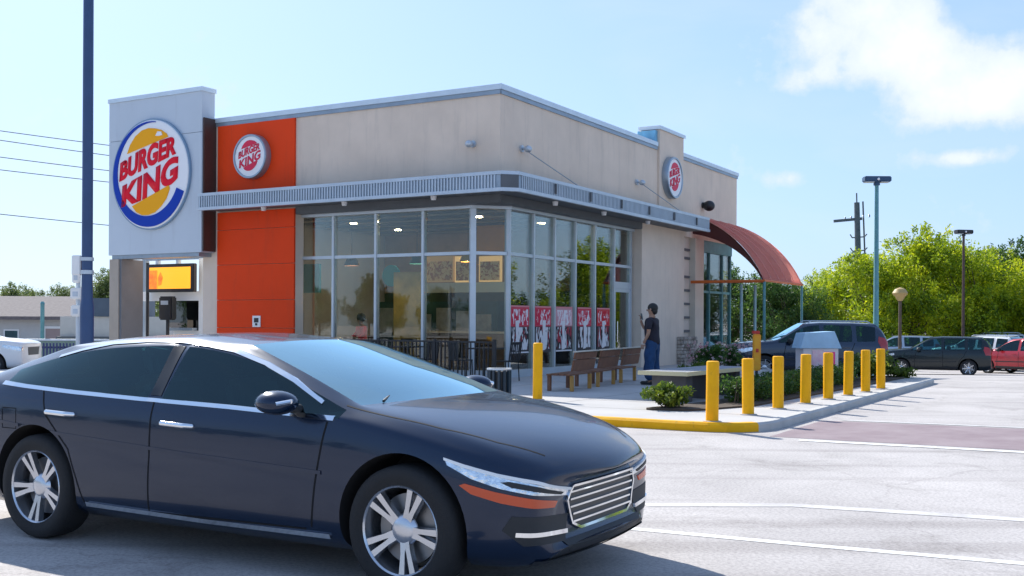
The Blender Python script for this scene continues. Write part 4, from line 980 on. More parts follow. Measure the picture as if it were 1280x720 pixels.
def make_suv(label,pm,loc,heading,scale=1,group=None,trim=dark,name='parked_car',rail=True):
    T=thing(name,label,'car',(0,0,0),0,group)
    split_shell(shU,T,pm,glassc,glassws)
    for pts in ([(-.55,.32),(-.55,.7),(-.62,1.02)],[(-1.68,.32),(-1.67,.7),(-1.67,1.05)],[(-2.60,1.07),(-2.5,.85),(-2.33,.65),(-2.26,.42)]):
        addpatch('panel_gap',bvU,seam,T,True,band(pts,.016),**SIDE,off=.002,depth=.004)
    addpatch('sill_cladding',bvU,trim,T,True,[(-.44,.26),(-2.24,.26),(-2.24,.38),(-.44,.38)],**SIDE,off=.006)
    addpatch('side_moulding',bvU,trim,T,True,band([(-.46,.58),(-2.22,.61)],.045),**SIDE,off=.008)
    for x in (-1.45,-2.35):
        for sg in (-1,1):
            hh=bvU.ray_cast(Vector((x,sg*2,.93)),Vector((0,-sg,0)))[0]
            mb=MB(); mb.box(x-.11,x+.11,min(hh.y,hh.y+sg*.035),max(hh.y,hh.y+sg*.035),.915,.945,bev=.01); mb.build('door_handle',pm,T)
    a=R(55); d=Vector((-math.cos(a),math.sin(a),0)); e=Vector((-math.sin(a),-math.cos(a),0))
    addpatch('headlight',bvU,MT['headlight_silver'],T,True,[(-.16,.74),(.14,.78),(.40,.86),(.38,.94),(.12,.90),(-.16,.86)],Vector((.66,-.76,0)),e,d,off=.006)
    addpatch('grille',bvU,black,T,False,[(-.46,.86),(.46,.86),(.40,.62),(-.40,.62)],**FR,off=.006)
    RR=dict(O=(0,0,0),e=(0,1,0),d=(1,0,0))
    d3=Vector((math.cos(R(50)),math.sin(R(50)),0)); e3=Vector((math.sin(R(50)),-math.cos(R(50)),0))
    addpatch('tail_lamp',bvU,MT['tail_red'],T,True,[(-.17,.88),(.13,.90),(.16,1.10),(.10,1.26),(-.04,1.22),(-.14,1.06)],Vector((-3.43,-.80,0)),e3,d3,off=.006)
    addpatch('rear_bumper_trim',bvU,trim,T,False,[(-.74,.36),(.74,.36),(.74,.50),(-.74,.50)],**RR,off=.006)
    addpatch('number_plate',bvU,white,T,False,[(-.20,.72),(.20,.72),(.20,.84),(-.20,.84)],**RR,off=.008)
    for sg in (-1,1):
        mb=MB(); mb.sph((-.72,sg*1.03,1.12),.12,.75,.95,.75,14); mb.build('door_mirror',trim if pm is not MT.get('white_car_paint') else pm,T,60)
        if rail:
            mb=MB(); mb.tube([(-1.3,sg*.60,1.65),(-1.4,sg*.60,1.71),(-3.0,sg*.60,1.705),(-3.1,sg*.60,1.65)],.017); mb.build('roof_rail',steel_l,T)
    for x in (-1.45,-2.35):
        for y in (-.38,.38):
            mb=MB(); mb.box(-.08,.08,-.23,.23,0,.68,Matrix.Translation((x-.30,y,.60))@Matrix.Rotation(R(-14),4,'Y'),bev=.04); mb.build('seat',seatm,T)
    for x in (0,-2.68):
        for sg in (-1,1): wheel(T,x,sg*.80,.345,.23,-sg,7,.1+x)
    T.location=loc; T.rotation_euler=(0,0,heading); T.scale=(scale,)*3
    return T
whitep=paint('white_car_paint',(.72,.73,.74),.0,.3); bluep=paint('slate_blue_car_paint',(.014,.030,.06),.4,.25); blackp=paint('black_green_car_paint',(.004,.012,.016),.3,.25,.45); redp=paint('red_car_paint',(.42,.012,.022),.2,.25); silverp=paint('silver_car_paint',(.42,.46,.50),.8,.3)
def at(px,d,dz=0): # bearing helper for far things: metres to the side at a distance
    return ((px-640)/1350*d, d, terr(d)+dz)
make_suv('dark slate-blue estate car parked behind the clipped hedge',bluep,at(950,32.6),R(176),1.0)
make_suv('black five-door car parked side-on at the lot entrance',blackp,at(1128,46.5),R(157),.98,rail=False)
make_suv('white car parked behind the black one, its tail to the drive',whitep,at(1192,55),R(128),1.0,rail=True,group='cars parked at the far right')
make_suv('bright red car at the right edge of the picture',redp,at(1250,50),R(118),.98,rail=False,group='cars parked at the far right')
make_suv('silver car half hidden between black car and white car',silverp,at(1195,61),R(160),1.05,group='cars parked at the far right')
make_suv('silver-blue car parked farthest right behind the red one',bluep,at(1262,63),R(165),1.08,group='cars parked at the far right')
make_suv('silver car parked deep behind the black car, seen over its bonnet',silverp,at(1085,57),R(170),.98,rail=False,group='cars parked at the far right')
make_suv('white car at the left edge in front of the low house',whitep,(-14.05,29.9,terr(29.9)),R(4),.92,rail=False)

# ------------------------------------------------------------ people
def skinned(name,chains,m,parent,sub=2):
    """chains: list of lists of (x,y,z,r); the first vertex of a later chain may be an index tuple ('j',i) joining an earlier vertex"""
    vs=[];es=[];rs=[]
    for ch_ in chains:
        prev=None
        for p in ch_:
            if p[0]=='j': prev=p[1]; continue
            vs.append(p[:3]); rs.append(p[3]); i=len(vs)-1
            if prev is not None: es.append((prev,i))
            prev=i
    me=bpy.data.meshes.new(name); me.from_pydata(vs,es,[]); o=link(name,me)
    md=o.modifiers.new('k','SKIN'); md.use_smooth_shade=True
    sk=me.skin_vertices[0].data
    for i,r in enumerate(rs): sk[i].radius=(r,r) if not isinstance(r,tuple) else r
    sk[0].use_root=True
    md=o.modifiers.new('s','SUBSURF'); md.levels=sub; md.render_levels=sub
    dg=bpy.context.evaluated_depsgraph_get(); res=bpy.data.meshes.new_from_object(o.evaluated_get(dg)); bpy.data.objects.remove(o)
    res.name=name; res.materials.clear(); res.materials.append(m)
    for p in res.polygons: p.use_smooth=True
    return link(name,res,parent)
def folds(o,amp,sc):
    for v in o.data.vertices:
        p=v.co; n=noise.noise(Vector((p.x*sc,p.y*sc,p.z*sc*.45))); v.co+=v.normal*n*amp
    return o
def head(parent,body_m,c,yaw=0):
    cx,cy,cz=c
    Q=Matrix.Translation(c)@Matrix.Rotation(yaw,4,'Z')
    bm=bmesh.new(); bmesh.ops.create_icosphere(bm,subdivisions=4,radius=.115)
    for v in bm.verts:
        x,y,z=v.co; v.co=Vector((x*.86,y*.98+(.012 if z<0 else 0),z*1.08))
    mb=MB(); mb.bm.free(); mb.bm=bm
    for v in bm.verts: v.co=Q@v.co
    return mb
# standing person
Pn=thing('person','person in dark shirt and wide blue trousers standing, one hand raised','person',W(.35,-3.70,.121),R(62))   # faces local +y
Pn.scale=(1.08,1.08,1.04)
hip=.88
ch_=[
 [(0,0,.90,.125),(0,.01,1.05,.12),(0,.015,1.22,.135),(0,0,1.34,.12),(0,.0,1.40,.055),(0,.012,1.47,.052),(0,.02,1.53,.080),(0,.022,1.60,.088),(0,.015,1.655,.055)],
 [('j',3),(-.17,0,1.345,.06),(-.215,-.01,1.22,.045),(-.235,.0,1.07,.038),(-.235,.07,.93,.03),(-.233,.10,.86,.030)],
 [('j',3),(.17,0,1.345,.06),(.215,.03,1.22,.045),(.20,.10,1.09,.040),(.14,.24,1.19,.032),(.10,.28,1.31,.028),(.09,.285,1.36,.034)],
 [('j',0),(-.10,0,.82,.095),(-.11,.01,.50,.06),(-.115,-.01,.28,.052),(-.12,-.02,.08,.038),(-.125,.05,.035,.036),(-.13,.15,.03,.028)],
 [('j',0),(.10,0,.82,.095),(.11,.02,.50,.06),(.115,.0,.28,.052),(.12,-.01,.08,.038),(.13,.06,.035,.036),(.14,.16,.03,.028)]]
body=skinned('body',ch_,skin,Pn)
folds(skinned('shirt',[[(0,0,.82,.165),(0,0,.92,.180),(0,.01,1.06,.165),(0,.015,1.22,.155),(0,0,1.345,.135),(0,0,1.385,.075)],[('j',4),(-.17,0,1.345,.080),(-.215,-.005,1.22,.068),(-.225,-.003,1.15,.064)],[('j',4),(.17,0,1.345,.080),(.212,.03,1.23,.068),(.208,.06,1.16,.064)]],shirtd,Pn,3),.022,9)
folds(skinned('trousers',[[(0,0,1.04,.135),(0,0,.90,.160)],[('j',1),(-.115,0,.78,.125),(-.135,.01,.50,.110),(-.150,0,.28,.118),(-.155,-.01,.09,.125)],[('j',1),(.115,0,.78,.125),(.135,.01,.50,.110),(.150,0,.28,.118),(.155,0,.09,.125)]],jeans,Pn,3),.030,10)
mb=MB(); mb.sph((0,-.006,1.612),.108,.86,1.0,.98,20); mb.sph((0,-.045,1.55),.080,.95,.75,1.0,16); mb.build('hair',hairm,Pn,80)
mb=MB(); mb.sph((0,.118,1.565),.016,.8,1,1.3,10); mb.sph((-.092,.01,1.575),.024,.4,.8,1.2,10); mb.sph((.092,.01,1.575),.024,.4,.8,1.2,10); mb.build('nose_and_ears',skin,Pn,60)
for sx in (-.033,.033):
    mb=MB(); mb.sph((sx,.098,1.595),.012,1,.6,.7,10); mb.build('eye',white,Pn,60)
def hand(parent,P,dirv,side,curl=.6):
    d=Vector(dirv).normalized(); s=Vector(side).normalized(); n=d.cross(s)
    for k in range(4):
        L_=[.032,.036,.034,.026][k]; b=Vector(P)+s*(k-1.5)*.019+d*.02
        p1=b+d*L_; p2=p1+(d*math.cos(curl)+n*math.sin(curl))*L_*.8; p3=p2+(d*math.cos(curl*1.9)+n*math.sin(curl*1.9))*L_*.6
        skinned('finger',[[(*(b-d*.03),.0095),(*b,.0095),(*p1,.0088),(*p2,.008),(*p3,.007)]],skin,parent,1)
    b=Vector(P)-s*.03-d*.012; p1=b-s*.022+d*.02; p2=p1-s*.008+d*.024
    skinned('thumb',[[(*(b+s*.02),.011),(*b,.0105),(*p1,.0095),(*p2,.008)]],skin,parent,1)
hand(Pn,(-.233,.115,.835),(0,.25,-1),(0,1,.2),.5); hand(Pn,(.088,.288,1.385),(-.1,.0,1),(1,.2,0),.9)
mb=MB(); mb.box(-.035,.035,-.006,.006,-.07,.07,Matrix.Translation((.085,.262,1.43))@Matrix.Rotation(R(-12),4,'X'),bev=.004); tag(mb.build('mobile_phone',black),'black mobile phone held up in the standing person\'s hand','phone'); ph=COL.objects[-1]
ph=[o for o in COL.objects if o.name=='mobile_phone'][0]; ph.location=Pn.location; ph.rotation_euler=Pn.rotation_euler; ph.scale=Pn.scale
for sx in (-.128,.138):
    mb=MB(); mb.box(sx-.045,sx+.045,-.06,.20,.0,.075,bev=.02); mb.build('shoe',black,Pn)
# seated person inside
P2=thing('person','person in red top sitting at a table behind the front glass','person',W(1.3,5.05,.20),ANG+R(60))
P2.scale=(1.05,1.05,1.05)
b=skinned('body',[[(0,0,.55,.13),(0,.02,.75,.125),(0,.03,.92,.14),(0,.02,1.03,.11),(0,.03,1.09,.055),(0,.045,1.16,.055),(0,.055,1.23,.082),(0,.055,1.30,.088),(0,.05,1.35,.055)],
 [('j',3),(-.17,.02,1.03,.06),(-.21,.06,.88,.045),(-.20,.22,.78,.035),(-.14,.36,.79,.030)],[('j',3),(.17,.02,1.03,.06),(.21,.06,.88,.045),(.20,.22,.78,.035),(.14,.36,.79,.030)],
 [('j',0),(-.11,.16,.53,.085),(-.13,.42,.52,.065),(-.13,.44,.28,.05),(-.13,.42,.06,.04),(-.13,.52,.03,.03)],[('j',0),(.11,.16,.53,.085),(.13,.42,.52,.065),(.13,.44,.28,.05),(.13,.42,.06,.04),(.13,.52,.03,.03)]],skin,P2)
skinned('top',[[(0,0,.56,.16),(0,.02,.75,.15),(0,.03,.92,.16),(0,.02,1.03,.13),(0,.02,1.075,.075)],[('j',3),(-.17,.02,1.03,.08),(-.215,.06,.88,.062),(-.20,.21,.785,.05)],[('j',3),(.17,.02,1.03,.08),(.215,.06,.88,.062),(.20,.21,.785,.05)]],redcloth,P2)
skinned('trousers',[[(0,0,.53,.145),(0,.04,.53,.14)],[('j',1),(-.11,.18,.535,.10),(-.13,.44,.525,.08),(-.13,.455,.28,.065),(-.13,.43,.10,.06)],[('j',1),(.11,.18,.535,.10),(.13,.44,.525,.08),(.13,.455,.28,.065),(.13,.43,.10,.06)]],shirtd,P2)
mb=MB(); mb.sph((0,.03,1.30),.118,.90,1.0,1.02,20); mb.build('hair',hairm,P2,80)
hand(P2,(-.13,.39,.79),(.3,1,0),(1,-.2,0),.4); hand(P2,(.13,.39,.79),(-.3,1,0),(-1,-.2,0),.4)
c=copy_tree(ch); c.location=W(1.3,5.05,.18); c.rotation_euler=(0,0,ANG+R(60)); 
c.rotation_euler=(0,0,ANG+R(60)+math.pi); c['label']='black chair inside with the red-topped person sitting on it'; c['group']='chairs inside the dining room'

# ------------------------------------------------------------ vegetation
def leaves(bm,c,rad,n,size,rnd,shell=.35,flat_=1.0):
    c=Vector(c)
    for _ in range(n):
        d=Vector((rnd.gauss(0,1),rnd.gauss(0,1),rnd.gauss(0,1))).normalized(); rr=(rnd.random()**shell)
        p=c+Vector((d.x*rad[0]*rr,d.y*rad[1]*rr,d.z*rad[2]*rr))
        s=size*rnd.uniform(.6,1.3); u=Vector((rnd.gauss(0,1),rnd.gauss(0,1),rnd.gauss(0,1)*flat_)).normalized(); v=u.cross(Vector((rnd.gauss(0,1),rnd.gauss(0,1),rnd.gauss(0,1)))).normalized()
        w_=s*.42
        bm.faces.new([bm.verts.new(q) for q in (p-u*s*.5,p+v*w_*.5,p+u*s*.5,p-v*w_*.5)])
def tree_mesh(seed,h,wd,n,leaf,base=.12,tall=1):
    rnd=random.Random(seed); tb=MB(); tb.cyl((0,0,-.5),(0,0,h*.35),.16*h/6,.10*h/6,10)
    bm=bmesh.new(); cl=[]
    for k in range(26):
        a=rnd.uniform(0,6.283); t=rnd.uniform(base,1); env=math.sin(math.pi*min(1,(t*.86+.10)))**.6
        r=wd*.5*env*rnd.uniform(.25,.95); z=h*(base+(1-base)*t)-wd*.10
        cl.append(((r*math.cos(a),r*math.sin(a),z),rnd.uniform(.13,.24)*wd))
    for k,(c,r) in enumerate(cl):
        p0=Vector((0,0,h*rnd.uniform(.15,.35))); p2=Vector(c); pm_=(p0+p2)/2+Vector((rnd.uniform(-.2,.2),rnd.uniform(-.2,.2),-.1*h*.3))
        tb.cyl(p0,pm_,.05*h/6,.035*h/6,6); tb.cyl(pm_,p2,.035*h/6,.012*h/6,6)
        leaves(bm,c,(r,r,r*.8),n//26,leaf,rnd,.45)
        # sprigs breaking the outline
        for q in range(3):
            d=Vector((rnd.gauss(0,1),rnd.gauss(0,1),abs(rnd.gauss(0,1)))).normalized(); leaves(bm,Vector(c)+d*r*1.05,(r*.22,r*.22,r*.34),n//26//10,leaf*.9,rnd,.5)
    return tb,bm
TV=[]
def tree(variant,loc,s,rz,label,leafm,group,name='tree',zs=1):
    seed,h,wd,n,leaf=variant
    key=(seed,leafm.name)
    pr=next((p for k,p in TV if k==key),None)
    if pr is None:
        t=thing(name,label,'tree',(0,0,0),0,group); tb,bm=tree_mesh(seed,h,wd,n,leaf)
        tb.build('trunk',bark,t); bmobj('crown',bm,leafm,t); TV.append((key,t))
    else: t=copy_tree(pr)
    t.location=loc; t.scale=(s,s,s*zs); t.rotation_euler=(0,0,rz); t['label']=label; t['group']=group; return t
VA=(11,7.0,6.5,15000,.21); VB=(12,6.5,7.2,15000,.21); VC=(13,7.4,6.0,15000,.20)
G1='trees along the far side of the lot'
tr=[(1012,64,.62,VA,leafy,'small bright tree just right of the awning tip'),(1052,66,.80,VB,leafy,'bright tree at the foot of the utility pole'),(1100,62,.93,VC,leafy,'yellow-green tree behind the tall teal lamp post'),
(1140,63,1.05,VA,leafy,'tall yellow-green tree right of the teal lamp post'),(1180,68,1.12,VB,leafy,'yellow-green tree left of the slim dark lamp post'),(1222,62,1.0,VC,leafy,'bright tree directly right of the slim dark lamp post'),
(1262,66,.98,VA,leafd,'darker green tree near the right edge'),(1310,62,.90,VB,leafy,'tree cut by the right edge of the picture'),
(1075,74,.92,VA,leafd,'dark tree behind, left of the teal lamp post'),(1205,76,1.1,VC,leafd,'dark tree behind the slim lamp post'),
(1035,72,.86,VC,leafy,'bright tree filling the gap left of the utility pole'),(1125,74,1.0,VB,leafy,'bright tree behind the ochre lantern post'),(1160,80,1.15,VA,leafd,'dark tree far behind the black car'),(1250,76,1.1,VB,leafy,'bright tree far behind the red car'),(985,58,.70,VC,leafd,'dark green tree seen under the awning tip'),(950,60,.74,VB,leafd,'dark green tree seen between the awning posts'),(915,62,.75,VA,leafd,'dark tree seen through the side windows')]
for i,(px,d,s,v_,lm,lab) in enumerate(tr):
    x,y,z=at(px,d); tree(v_,(x,y,z),s,i*2.1,lab,lm,G1)
# trees to the right of the frame, mirrored in the shop glass
for i,(x,y,s) in enumerate([(34,52,1.0),(41,56,1.1),(40,46,1.0),(48,52,1.05),(50,42,1.1),(56,47,1.0),(60,38,1.1),(33,58,.9)]):
    tree((VA,VB,VC)[i%3],(x,y,-.8),s,i*1.3,'green tree beyond the right edge, standing along the lot',leafd if i%2 else leafy,'trees beyond the right edge')
for i,(x,y,s) in enumerate([(-74-(k%3)*2,-26+k*4.2,(.72,.64,.78,.68)[k%4]) for k in range(15)]):  # unseen low row, added and sized to darken reflections in the front glass
    tree((VA,VB,VC)[i%3],(x,y,0),s,i*1.7,'unseen low green tree across the street, added for its reflection',leafd,'unseen trees added for the front glass reflection')
# left background trees and palms
for i,(px,d,s,v_,lab) in enumerate([(8,74,.62,VA,'hazy round tree at the left edge behind the house'),(36,78,.68,VB,'hazy tree behind the grey roof'),(92,80,.70,VC,'pale tree between the palm and the sign tower'),(128,70,.72,VA,'tree peeping over the dark roof by the sign post'),(165,60,.62,VB,'tree seen through the drive-through gap'),(205,64,.60,VC,'tree seen behind the orange menu board')]):
    x,y,z=at(px,d); tree(v_,(x,y,z),s,i*1.9,lab,leafp,'trees behind the low house')
def palm(loc,h,label):
    t=thing('palm_tree',label,'palm',loc,0,'palms by the low house'); rnd=random.Random(int(h*10))
    mb=MB(); mb.cyl((0,0,-.3),(.1,0,h),.14,.10,12); mb.build('trunk',bark,t,40)
    bm=bmesh.new()
    for k in range(22):
        a=k*2.399; el=rnd.uniform(-.2,1.1); L_=rnd.uniform(1.2,1.7); prev=None; d=Vector((math.cos(a),math.sin(a),0)); s=Vector((-d.y,d.x,0))
        for q in range(9):
            u=q/8; p=Vector((.1,0,h))+d*L_*u*math.cos(el*.6)+Vector((0,0,L_*(u*math.sin(el)-.75*u*u)))
            if prev:
                for sg in (-1,1):
                    tip=(p+prev)/2+s*sg*.42*(1-u*.7)+Vector((0,0,-.14))+d*.14
                    bm.faces.new([bm.verts.new(x_) for x_ in (prev,p,tip)])
            prev=p
    bmobj('crown',bm,leafp,t); return t
palm(at(26,66),3.0,'palm at the left with drooping pale fronds'); palm(at(64,62),2.6,'shorter sunlit palm above the garage door')
# shrubs and hedge
def shrub(loc,rad,n,leaf,label,m=leafh,name='shrub',seed=1,extra=None,cat='shrub'):
    t=thing(name,label,cat,loc); rnd=random.Random(seed); bm=bmesh.new(); tb=MB()
    for k in range(16):
        a=rnd.uniform(0,6.28); r=rnd.uniform(0,.72); c=(rad[0]*r*math.cos(a),rad[1]*r*math.sin(a),rad[2]*rnd.uniform(.5,1.45))
        leaves(bm,c,(rad[0]*.38,rad[1]*.38,rad[2]*.42),n//16,leaf,rnd,.5); tb.cyl((0,0,-.02),c,.012,.004,5)
    tb.build('stems',bark,t); bmobj('foliage',bm,m,t)
    if extra:
        bm=bmesh.new()
        for k in range(70):
            a=rnd.uniform(0,6.28); r=rnd.uniform(.3,1.0); leaves(bm,(rad[0]*r*math.cos(a),rad[1]*r*math.sin(a),rad[2]*rnd.uniform(.6,1.9)),(.04,.04,.04),8,.06,rnd)
        bmobj('blossom',bm,extra,t)
    return t
shrub(W(-5.65,-6.45,.12),(.46,.46,.25),2400,.085,'sunlit yellow-green shrub spilling over the near planting bed',seed=3)
shrub(W(.2,-4.6,.12),(.34,.34,.24),1300,.085,'small yellow-green shrub between the concrete bench and the standing person',seed=5)
shrub(W(1.6,-4.1,.12),(.40,.40,.26),1800,.085,'low yellow-green shrub right behind the concrete bench',seed=6)
shrub(W(4.6,-3.4,.12),(.5,.5,.45),1400,.10,'pink and white flowering shrub by the cream column',leafd,seed=7,extra=flower)
shrub(W(6.0,-3.6,.12),(.5,.5,.42),1400,.10,'pale flowering shrub between the teal posts',leafd,seed=8,extra=flower)
shrub(W(5.0,-7.3,.12),(.9,.6,.40),2600,.11,'bright yellow-green shrub at the far end of the hedge',seed=9)
shrub(W(6.4,-7.6,.10),(.9,.5,.16),1500,.10,'low yellow-green ground plants at the island tip',seed=10)
bm=bmesh.new(); rnd=random.Random(2); t=thing('hedge','dark clipped hedge running behind the row of yellow bollards','hedge',W(0,0,.12),ANG)
for k in range(120):
    x=-4.2+8.4*k/120; leaves(bm,(x,-7.1+rnd.uniform(-.2,.2),rnd.uniform(.10,.36)),(.22,.24,.15),150,.07,rnd,.5)
bmobj('foliage',bm,leafd,t)
mb=MB(); 
for k in range(60):
    x=-4.2+8.4*k/60; mb.cyl((x,-7.1,0),(x+rnd.uniform(-.2,.2),-7.1+rnd.uniform(-.2,.2),.40),.014,.006,5)
mb.build('stems',bark,t)
# planting bed, concrete bench
mb=MB(); mb.prism(round_poly([(-6.1,-6.2),(-5.9,-7.0),(-4.4,-7.5),(6.9,-7.9),(6.9,-6.5),(-4.0,-6.6)],[.3,.3,.3,.5,.3,.3]),.1225,.15); tag(rotobj(mb.build('planting_bed',soil)),kind='structure')
t=thing('concrete_bench','low grey concrete bench slab with pale front edge behind the first bollards','bench',W(-3.0,-6.0,.12),ANG+R(-3))
mb=MB(); mb.box(-1.5,1.5,-.45,.45,.47,.53,bev=.01); mb.build('seat',mat('bench_grey',(.22,.23,.26),.7,var=.1),t)
mb=MB(); mb.box(-1.53,1.53,-.475,-.452,.465,.535); mb.box(-1.525,-1.503,-.45,.45,.465,.535); mb.build('edge_strip',mat('edge_pale',(.62,.55,.33),.6),t)
for x in (-1.1,0,1.1):
    mb=MB(); mb.box(x-.12,x+.12,-.33,.33,0,.468,bev=.01); mb.build('leg',mat('bench_dark',(.09,.09,.10),.8,var=.2),t)

# ------------------------------------------------------------ posts, lamps, wires
t=thing('street_lamp','tall dark navy lamp post at the left, its top out of the picture','lamp post',(-8.62,21.9,.12),0)
mb=MB(); mb.lathe([(.115,1.75),(.108,2.2),(.095,11),(.095,11.02),(0,11.02)],None,24); mb.build('pole',navy,t,40)
mb=MB(); mb.lathe([(.0,0),(.20,0),(.20,.06),(.135,.10),(.135,1.60),(.125,1.68),(.116,1.76)],None,24); mb.build('base',navy,t,40)
mb=MB(); mb.lathe([(.116,2.55),(.128,2.55),(.128,2.62),(.116,2.62)],None,24); mb.build('clamp',steel_l,t,40); mb=MB(); mb.lathe([(.116,2.28),(.128,2.28),(.128,2.36),(.116,2.36)],None,24); mb.build('clamp',steel_l,t,40)
mb=MB(); mb.box(-.30,-.12,-.05,.05,2.26,2.66,bev=.015); mb.build('control_box',white,t)
mb=MB(); mb.cyl((0,0,10.8),(1.3,0,11.1),.05); mb.box(1.2,1.9,-.15,.15,11.05,11.15,bev=.02); mb.build('lamp_head',navy,t)
t=thing('signal_post','slim pale post carrying white equipment boxes beside the navy lamp post','post',(-9.08,22.6,.12),0)
mb=MB(); mb.cyl((0,0,0),(0,0,2.5),.045); mb.build('post',steel_l,t,40)
for z0,z1,wd,dp in ((1.78,2.02,.11,.10),(1.42,1.66,.10,.09),(2.12,2.42,.08,.08)):
    mb=MB(); mb.box(-wd,wd,-dp-.06,-.047,z0,z1,bev=.02); bx=mb.build('equipment_box',white,t); mb=MB(); mb.box(-wd*.5,wd*.5,-dp-.065,-dp-.0605,z0+.06,z1-.08); mb.build('cover',steel_l,bx)
def double_lamp(name,label,loc,h,r,hw,m,hm,rot=0):
    t=thing(name,label,'lamp post',loc,rot,'parking lot lamp posts')
    mb=MB(); mb.lathe([(r*2,-.3),(r*2,.5),(r*1.4,.55),(r*1.15,.6),(r*.8,h-.12),(0,h-.12)],None,18); mb.build('pole',m,t,40)
    mb=MB(); mb.box(-hw,hw,-.20,.20,h-.08,h+.12,bev=.03); mb.cyl((0,0,h-.2),(0,0,h-.08),r*1.3); mb.build('lamp_head',hm,t)
    mb=MB(); mb.box(-hw*.9,-hw*.25,-.16,.16,h-.10,h-.082); mb.box(hw*.25,hw*.9,-.16,.16,h-.10,h-.082); mb.build('lens',mat('lens',(.6,.62,.62),.3),t)
    mb=MB(); mb.sph((0,-.205,h+.01),.05); mb.build('sensor',signwhite,t,60)
    return t
double_lamp('parking_lamp','tall teal lamp post with wide flat double head before the trees',at(1095,40),7.25,.09,.49,teal,mat('lamp_navy',(.02,.06,.13),.4))
double_lamp('parking_lamp','slim dark lamp post with small flat head among the bright trees',at(1204,57),7.1,.075,.46,brown,black,.2)
double_lamp('parking_lamp','faint thin lamp post seen beyond the awning tip',at(1049.5,90),6.6,.05,.12,poleg,poleg)
t=thing('lantern_post','short dark post with ochre lantern hood in front of the trees','lamp post',at(1125,52))
mb=MB(); mb.cyl((0,0,-.3),(0,0,3.4),.09,.07); mb.build('post',bark,t,40)
mb=MB(); mb.lathe([(.10,3.35),(.20,3.5),(.22,3.55),(.33,3.66),(.36,3.74),(.24,3.92),(0,4.02)],None,16); mb.build('lantern',mat('lantern_ochre',(.42,.30,.12),.6),t,30)
t=thing('utility_pole','weathered utility pole with a crossarm rising behind the trees','utility pole',at(1075.5,80),0)
t.rotation_euler=(0,R(-1.6),0)
mb=MB(); mb.cyl((0,0,-.5),(0,0,11.2),.26,.20); mb.build('pole',poleg,t,40)
mb=MB(); mb.box(-1.05,1.05,-.08,.08,9.85,10.05,Matrix.Rotation(R(-4),4,'Y')); mb.build('crossarm',poleg,t)
for x in (-.9,-.45,.45,.9):
    mb=MB(); mb.lathe([(.03,10.02),(.08,10.06),(.05,10.12),(.08,10.16),(.03,10.24),(0,10.24)],Matrix.Translation((x,0,x*.07)),10); mb.build('insulator',steel,t,40)
mb=MB(); mb.cyl((.65,.3,4),(.55,.3,11.3),.06); mb.cyl((0,0,11.2),(0,0,11.9),.05)
mb.build('conduit',poleg,t,40)
for z in (4.6,6.2,7.6,8.6):
    mb=MB(); mb.tube([(-.55,0,z+.25),(-.4,0,z),(.5,0,z+.05),(.7,0,z+.25)],.045); mb.build('step_bracket',poleg,t)
# overhead wires on the left
def wire(a,b,sag,label):
    n=16; pts=[]
    for k in range(n+1):
        u=k/n; p=Vector(a)*(1-u)+Vector(b)*u; p.z-=sag*4*u*(1-u); pts.append(p)
    mb=MB(); mb.tube(pts,.022,6); tag(mb.build('overhead_wire',wirem),label,'wire','overhead wires at the left')
def wp(px,py,d): return ((px-640)/1350*d,d,1.5+(401-py)/1350*d)
for (y0,y1,y2,lab) in [(156,172,198,'highest overhead wire crossing the sky at the left'),(166,186,212,'second overhead wire from the top at the left'),(191,207,228,'third overhead wire from the top, left of the sign'),(210,225,240,'fourth overhead wire, close under the third'),(268,277,292,'lowest and thickest overhead wire at the left')]:
    wire(wp(-260,y0-26,46),wp(330,y2+8,66),.15,lab)

# ------------------------------------------------------------ drive-through side and left background
t=thing('menu_board','lit orange menu board in a black frame under the sign tower','menu board',W(1.0,12.0,0),ANG)
mb=MB(); mb.cyl((.1,1.1,0),(.1,1.1,3.2),.05); mb.build('post',black,t,40)
mb=MB(); mb.box(-.03,.12,-.98,1.04,2.30,3.14,bev=.02); mb.build('frame',black,t)
mb=MB(); mb.box(-.045,-.0305,-.86,.86,2.40,3.04); sc_=mb.build('screen',mat('screen_orange',(.85,.33,.02),.4,emit=(1,.42,.02),estr=.42),t)
mb=MB(); mb.prism([(0,0),(.16,.04),(.22,.26),(.12,.42),(.02,.26)],0,.006,Matrix(((0,0,-1,-.0455),(-1,0,0,.50),(0,1,0,2.48),(0,0,0,1)))); mb.box(-.052,-.0455,.52,.86,2.40,2.95); mb.build('picture',mat('screen_red',(.75,.07,.02),.4,emit=(1,.12,.01),estr=.35,alt=(.8,.5,.02),vscale=5),sc_)
t=thing('drive_through_booth','white framed drive-through booth with grey glass beside the tan wall','booth',W(0,0,0),ANG)
mb=MB(); mb.box(1.3,1.55,10.80,11.15,0,3.3).box(1.3,1.5,11.151,14.2,2.05,2.33).box(1.3,1.5,11.151,12.2,.0,1.15).box(1.3,1.45,12.201,14.2,.0,.95); mb.build('frame',white,t)
mb=MB(); mb.box(1.38,1.40,11.151,12.6,1.151,2.049); mb.build('pane',glass('booth_glass',(.30,.45,.44),.10,1.2),t)
mb=MB(); mb.box(1.10,1.295,11.2,12.2,1.16,1.24); mb.build('ledge',steel,t)
t=thing('order_speaker','black order speaker box on a post in the drive-through','speaker',W(.85,11.95,.12),ANG)
mb=MB(); mb.cyl((0,0,0),(0,0,1.4),.05); mb.build('post',dark,t,40)
mb=MB(); mb.box(-.12,.12,-.27,.27,1.35,2.05,bev=.04); hd=mb.build('head',black,t)
mb=MB(); mb.box(-.135,-.1205,-.15,.15,1.80,1.92); mb.build('grille',steel_l,hd)
t=thing('clearance_bar','grey clearance bar frame over the drive-through lane','barrier',W(1.9,13.6,0),ANG)
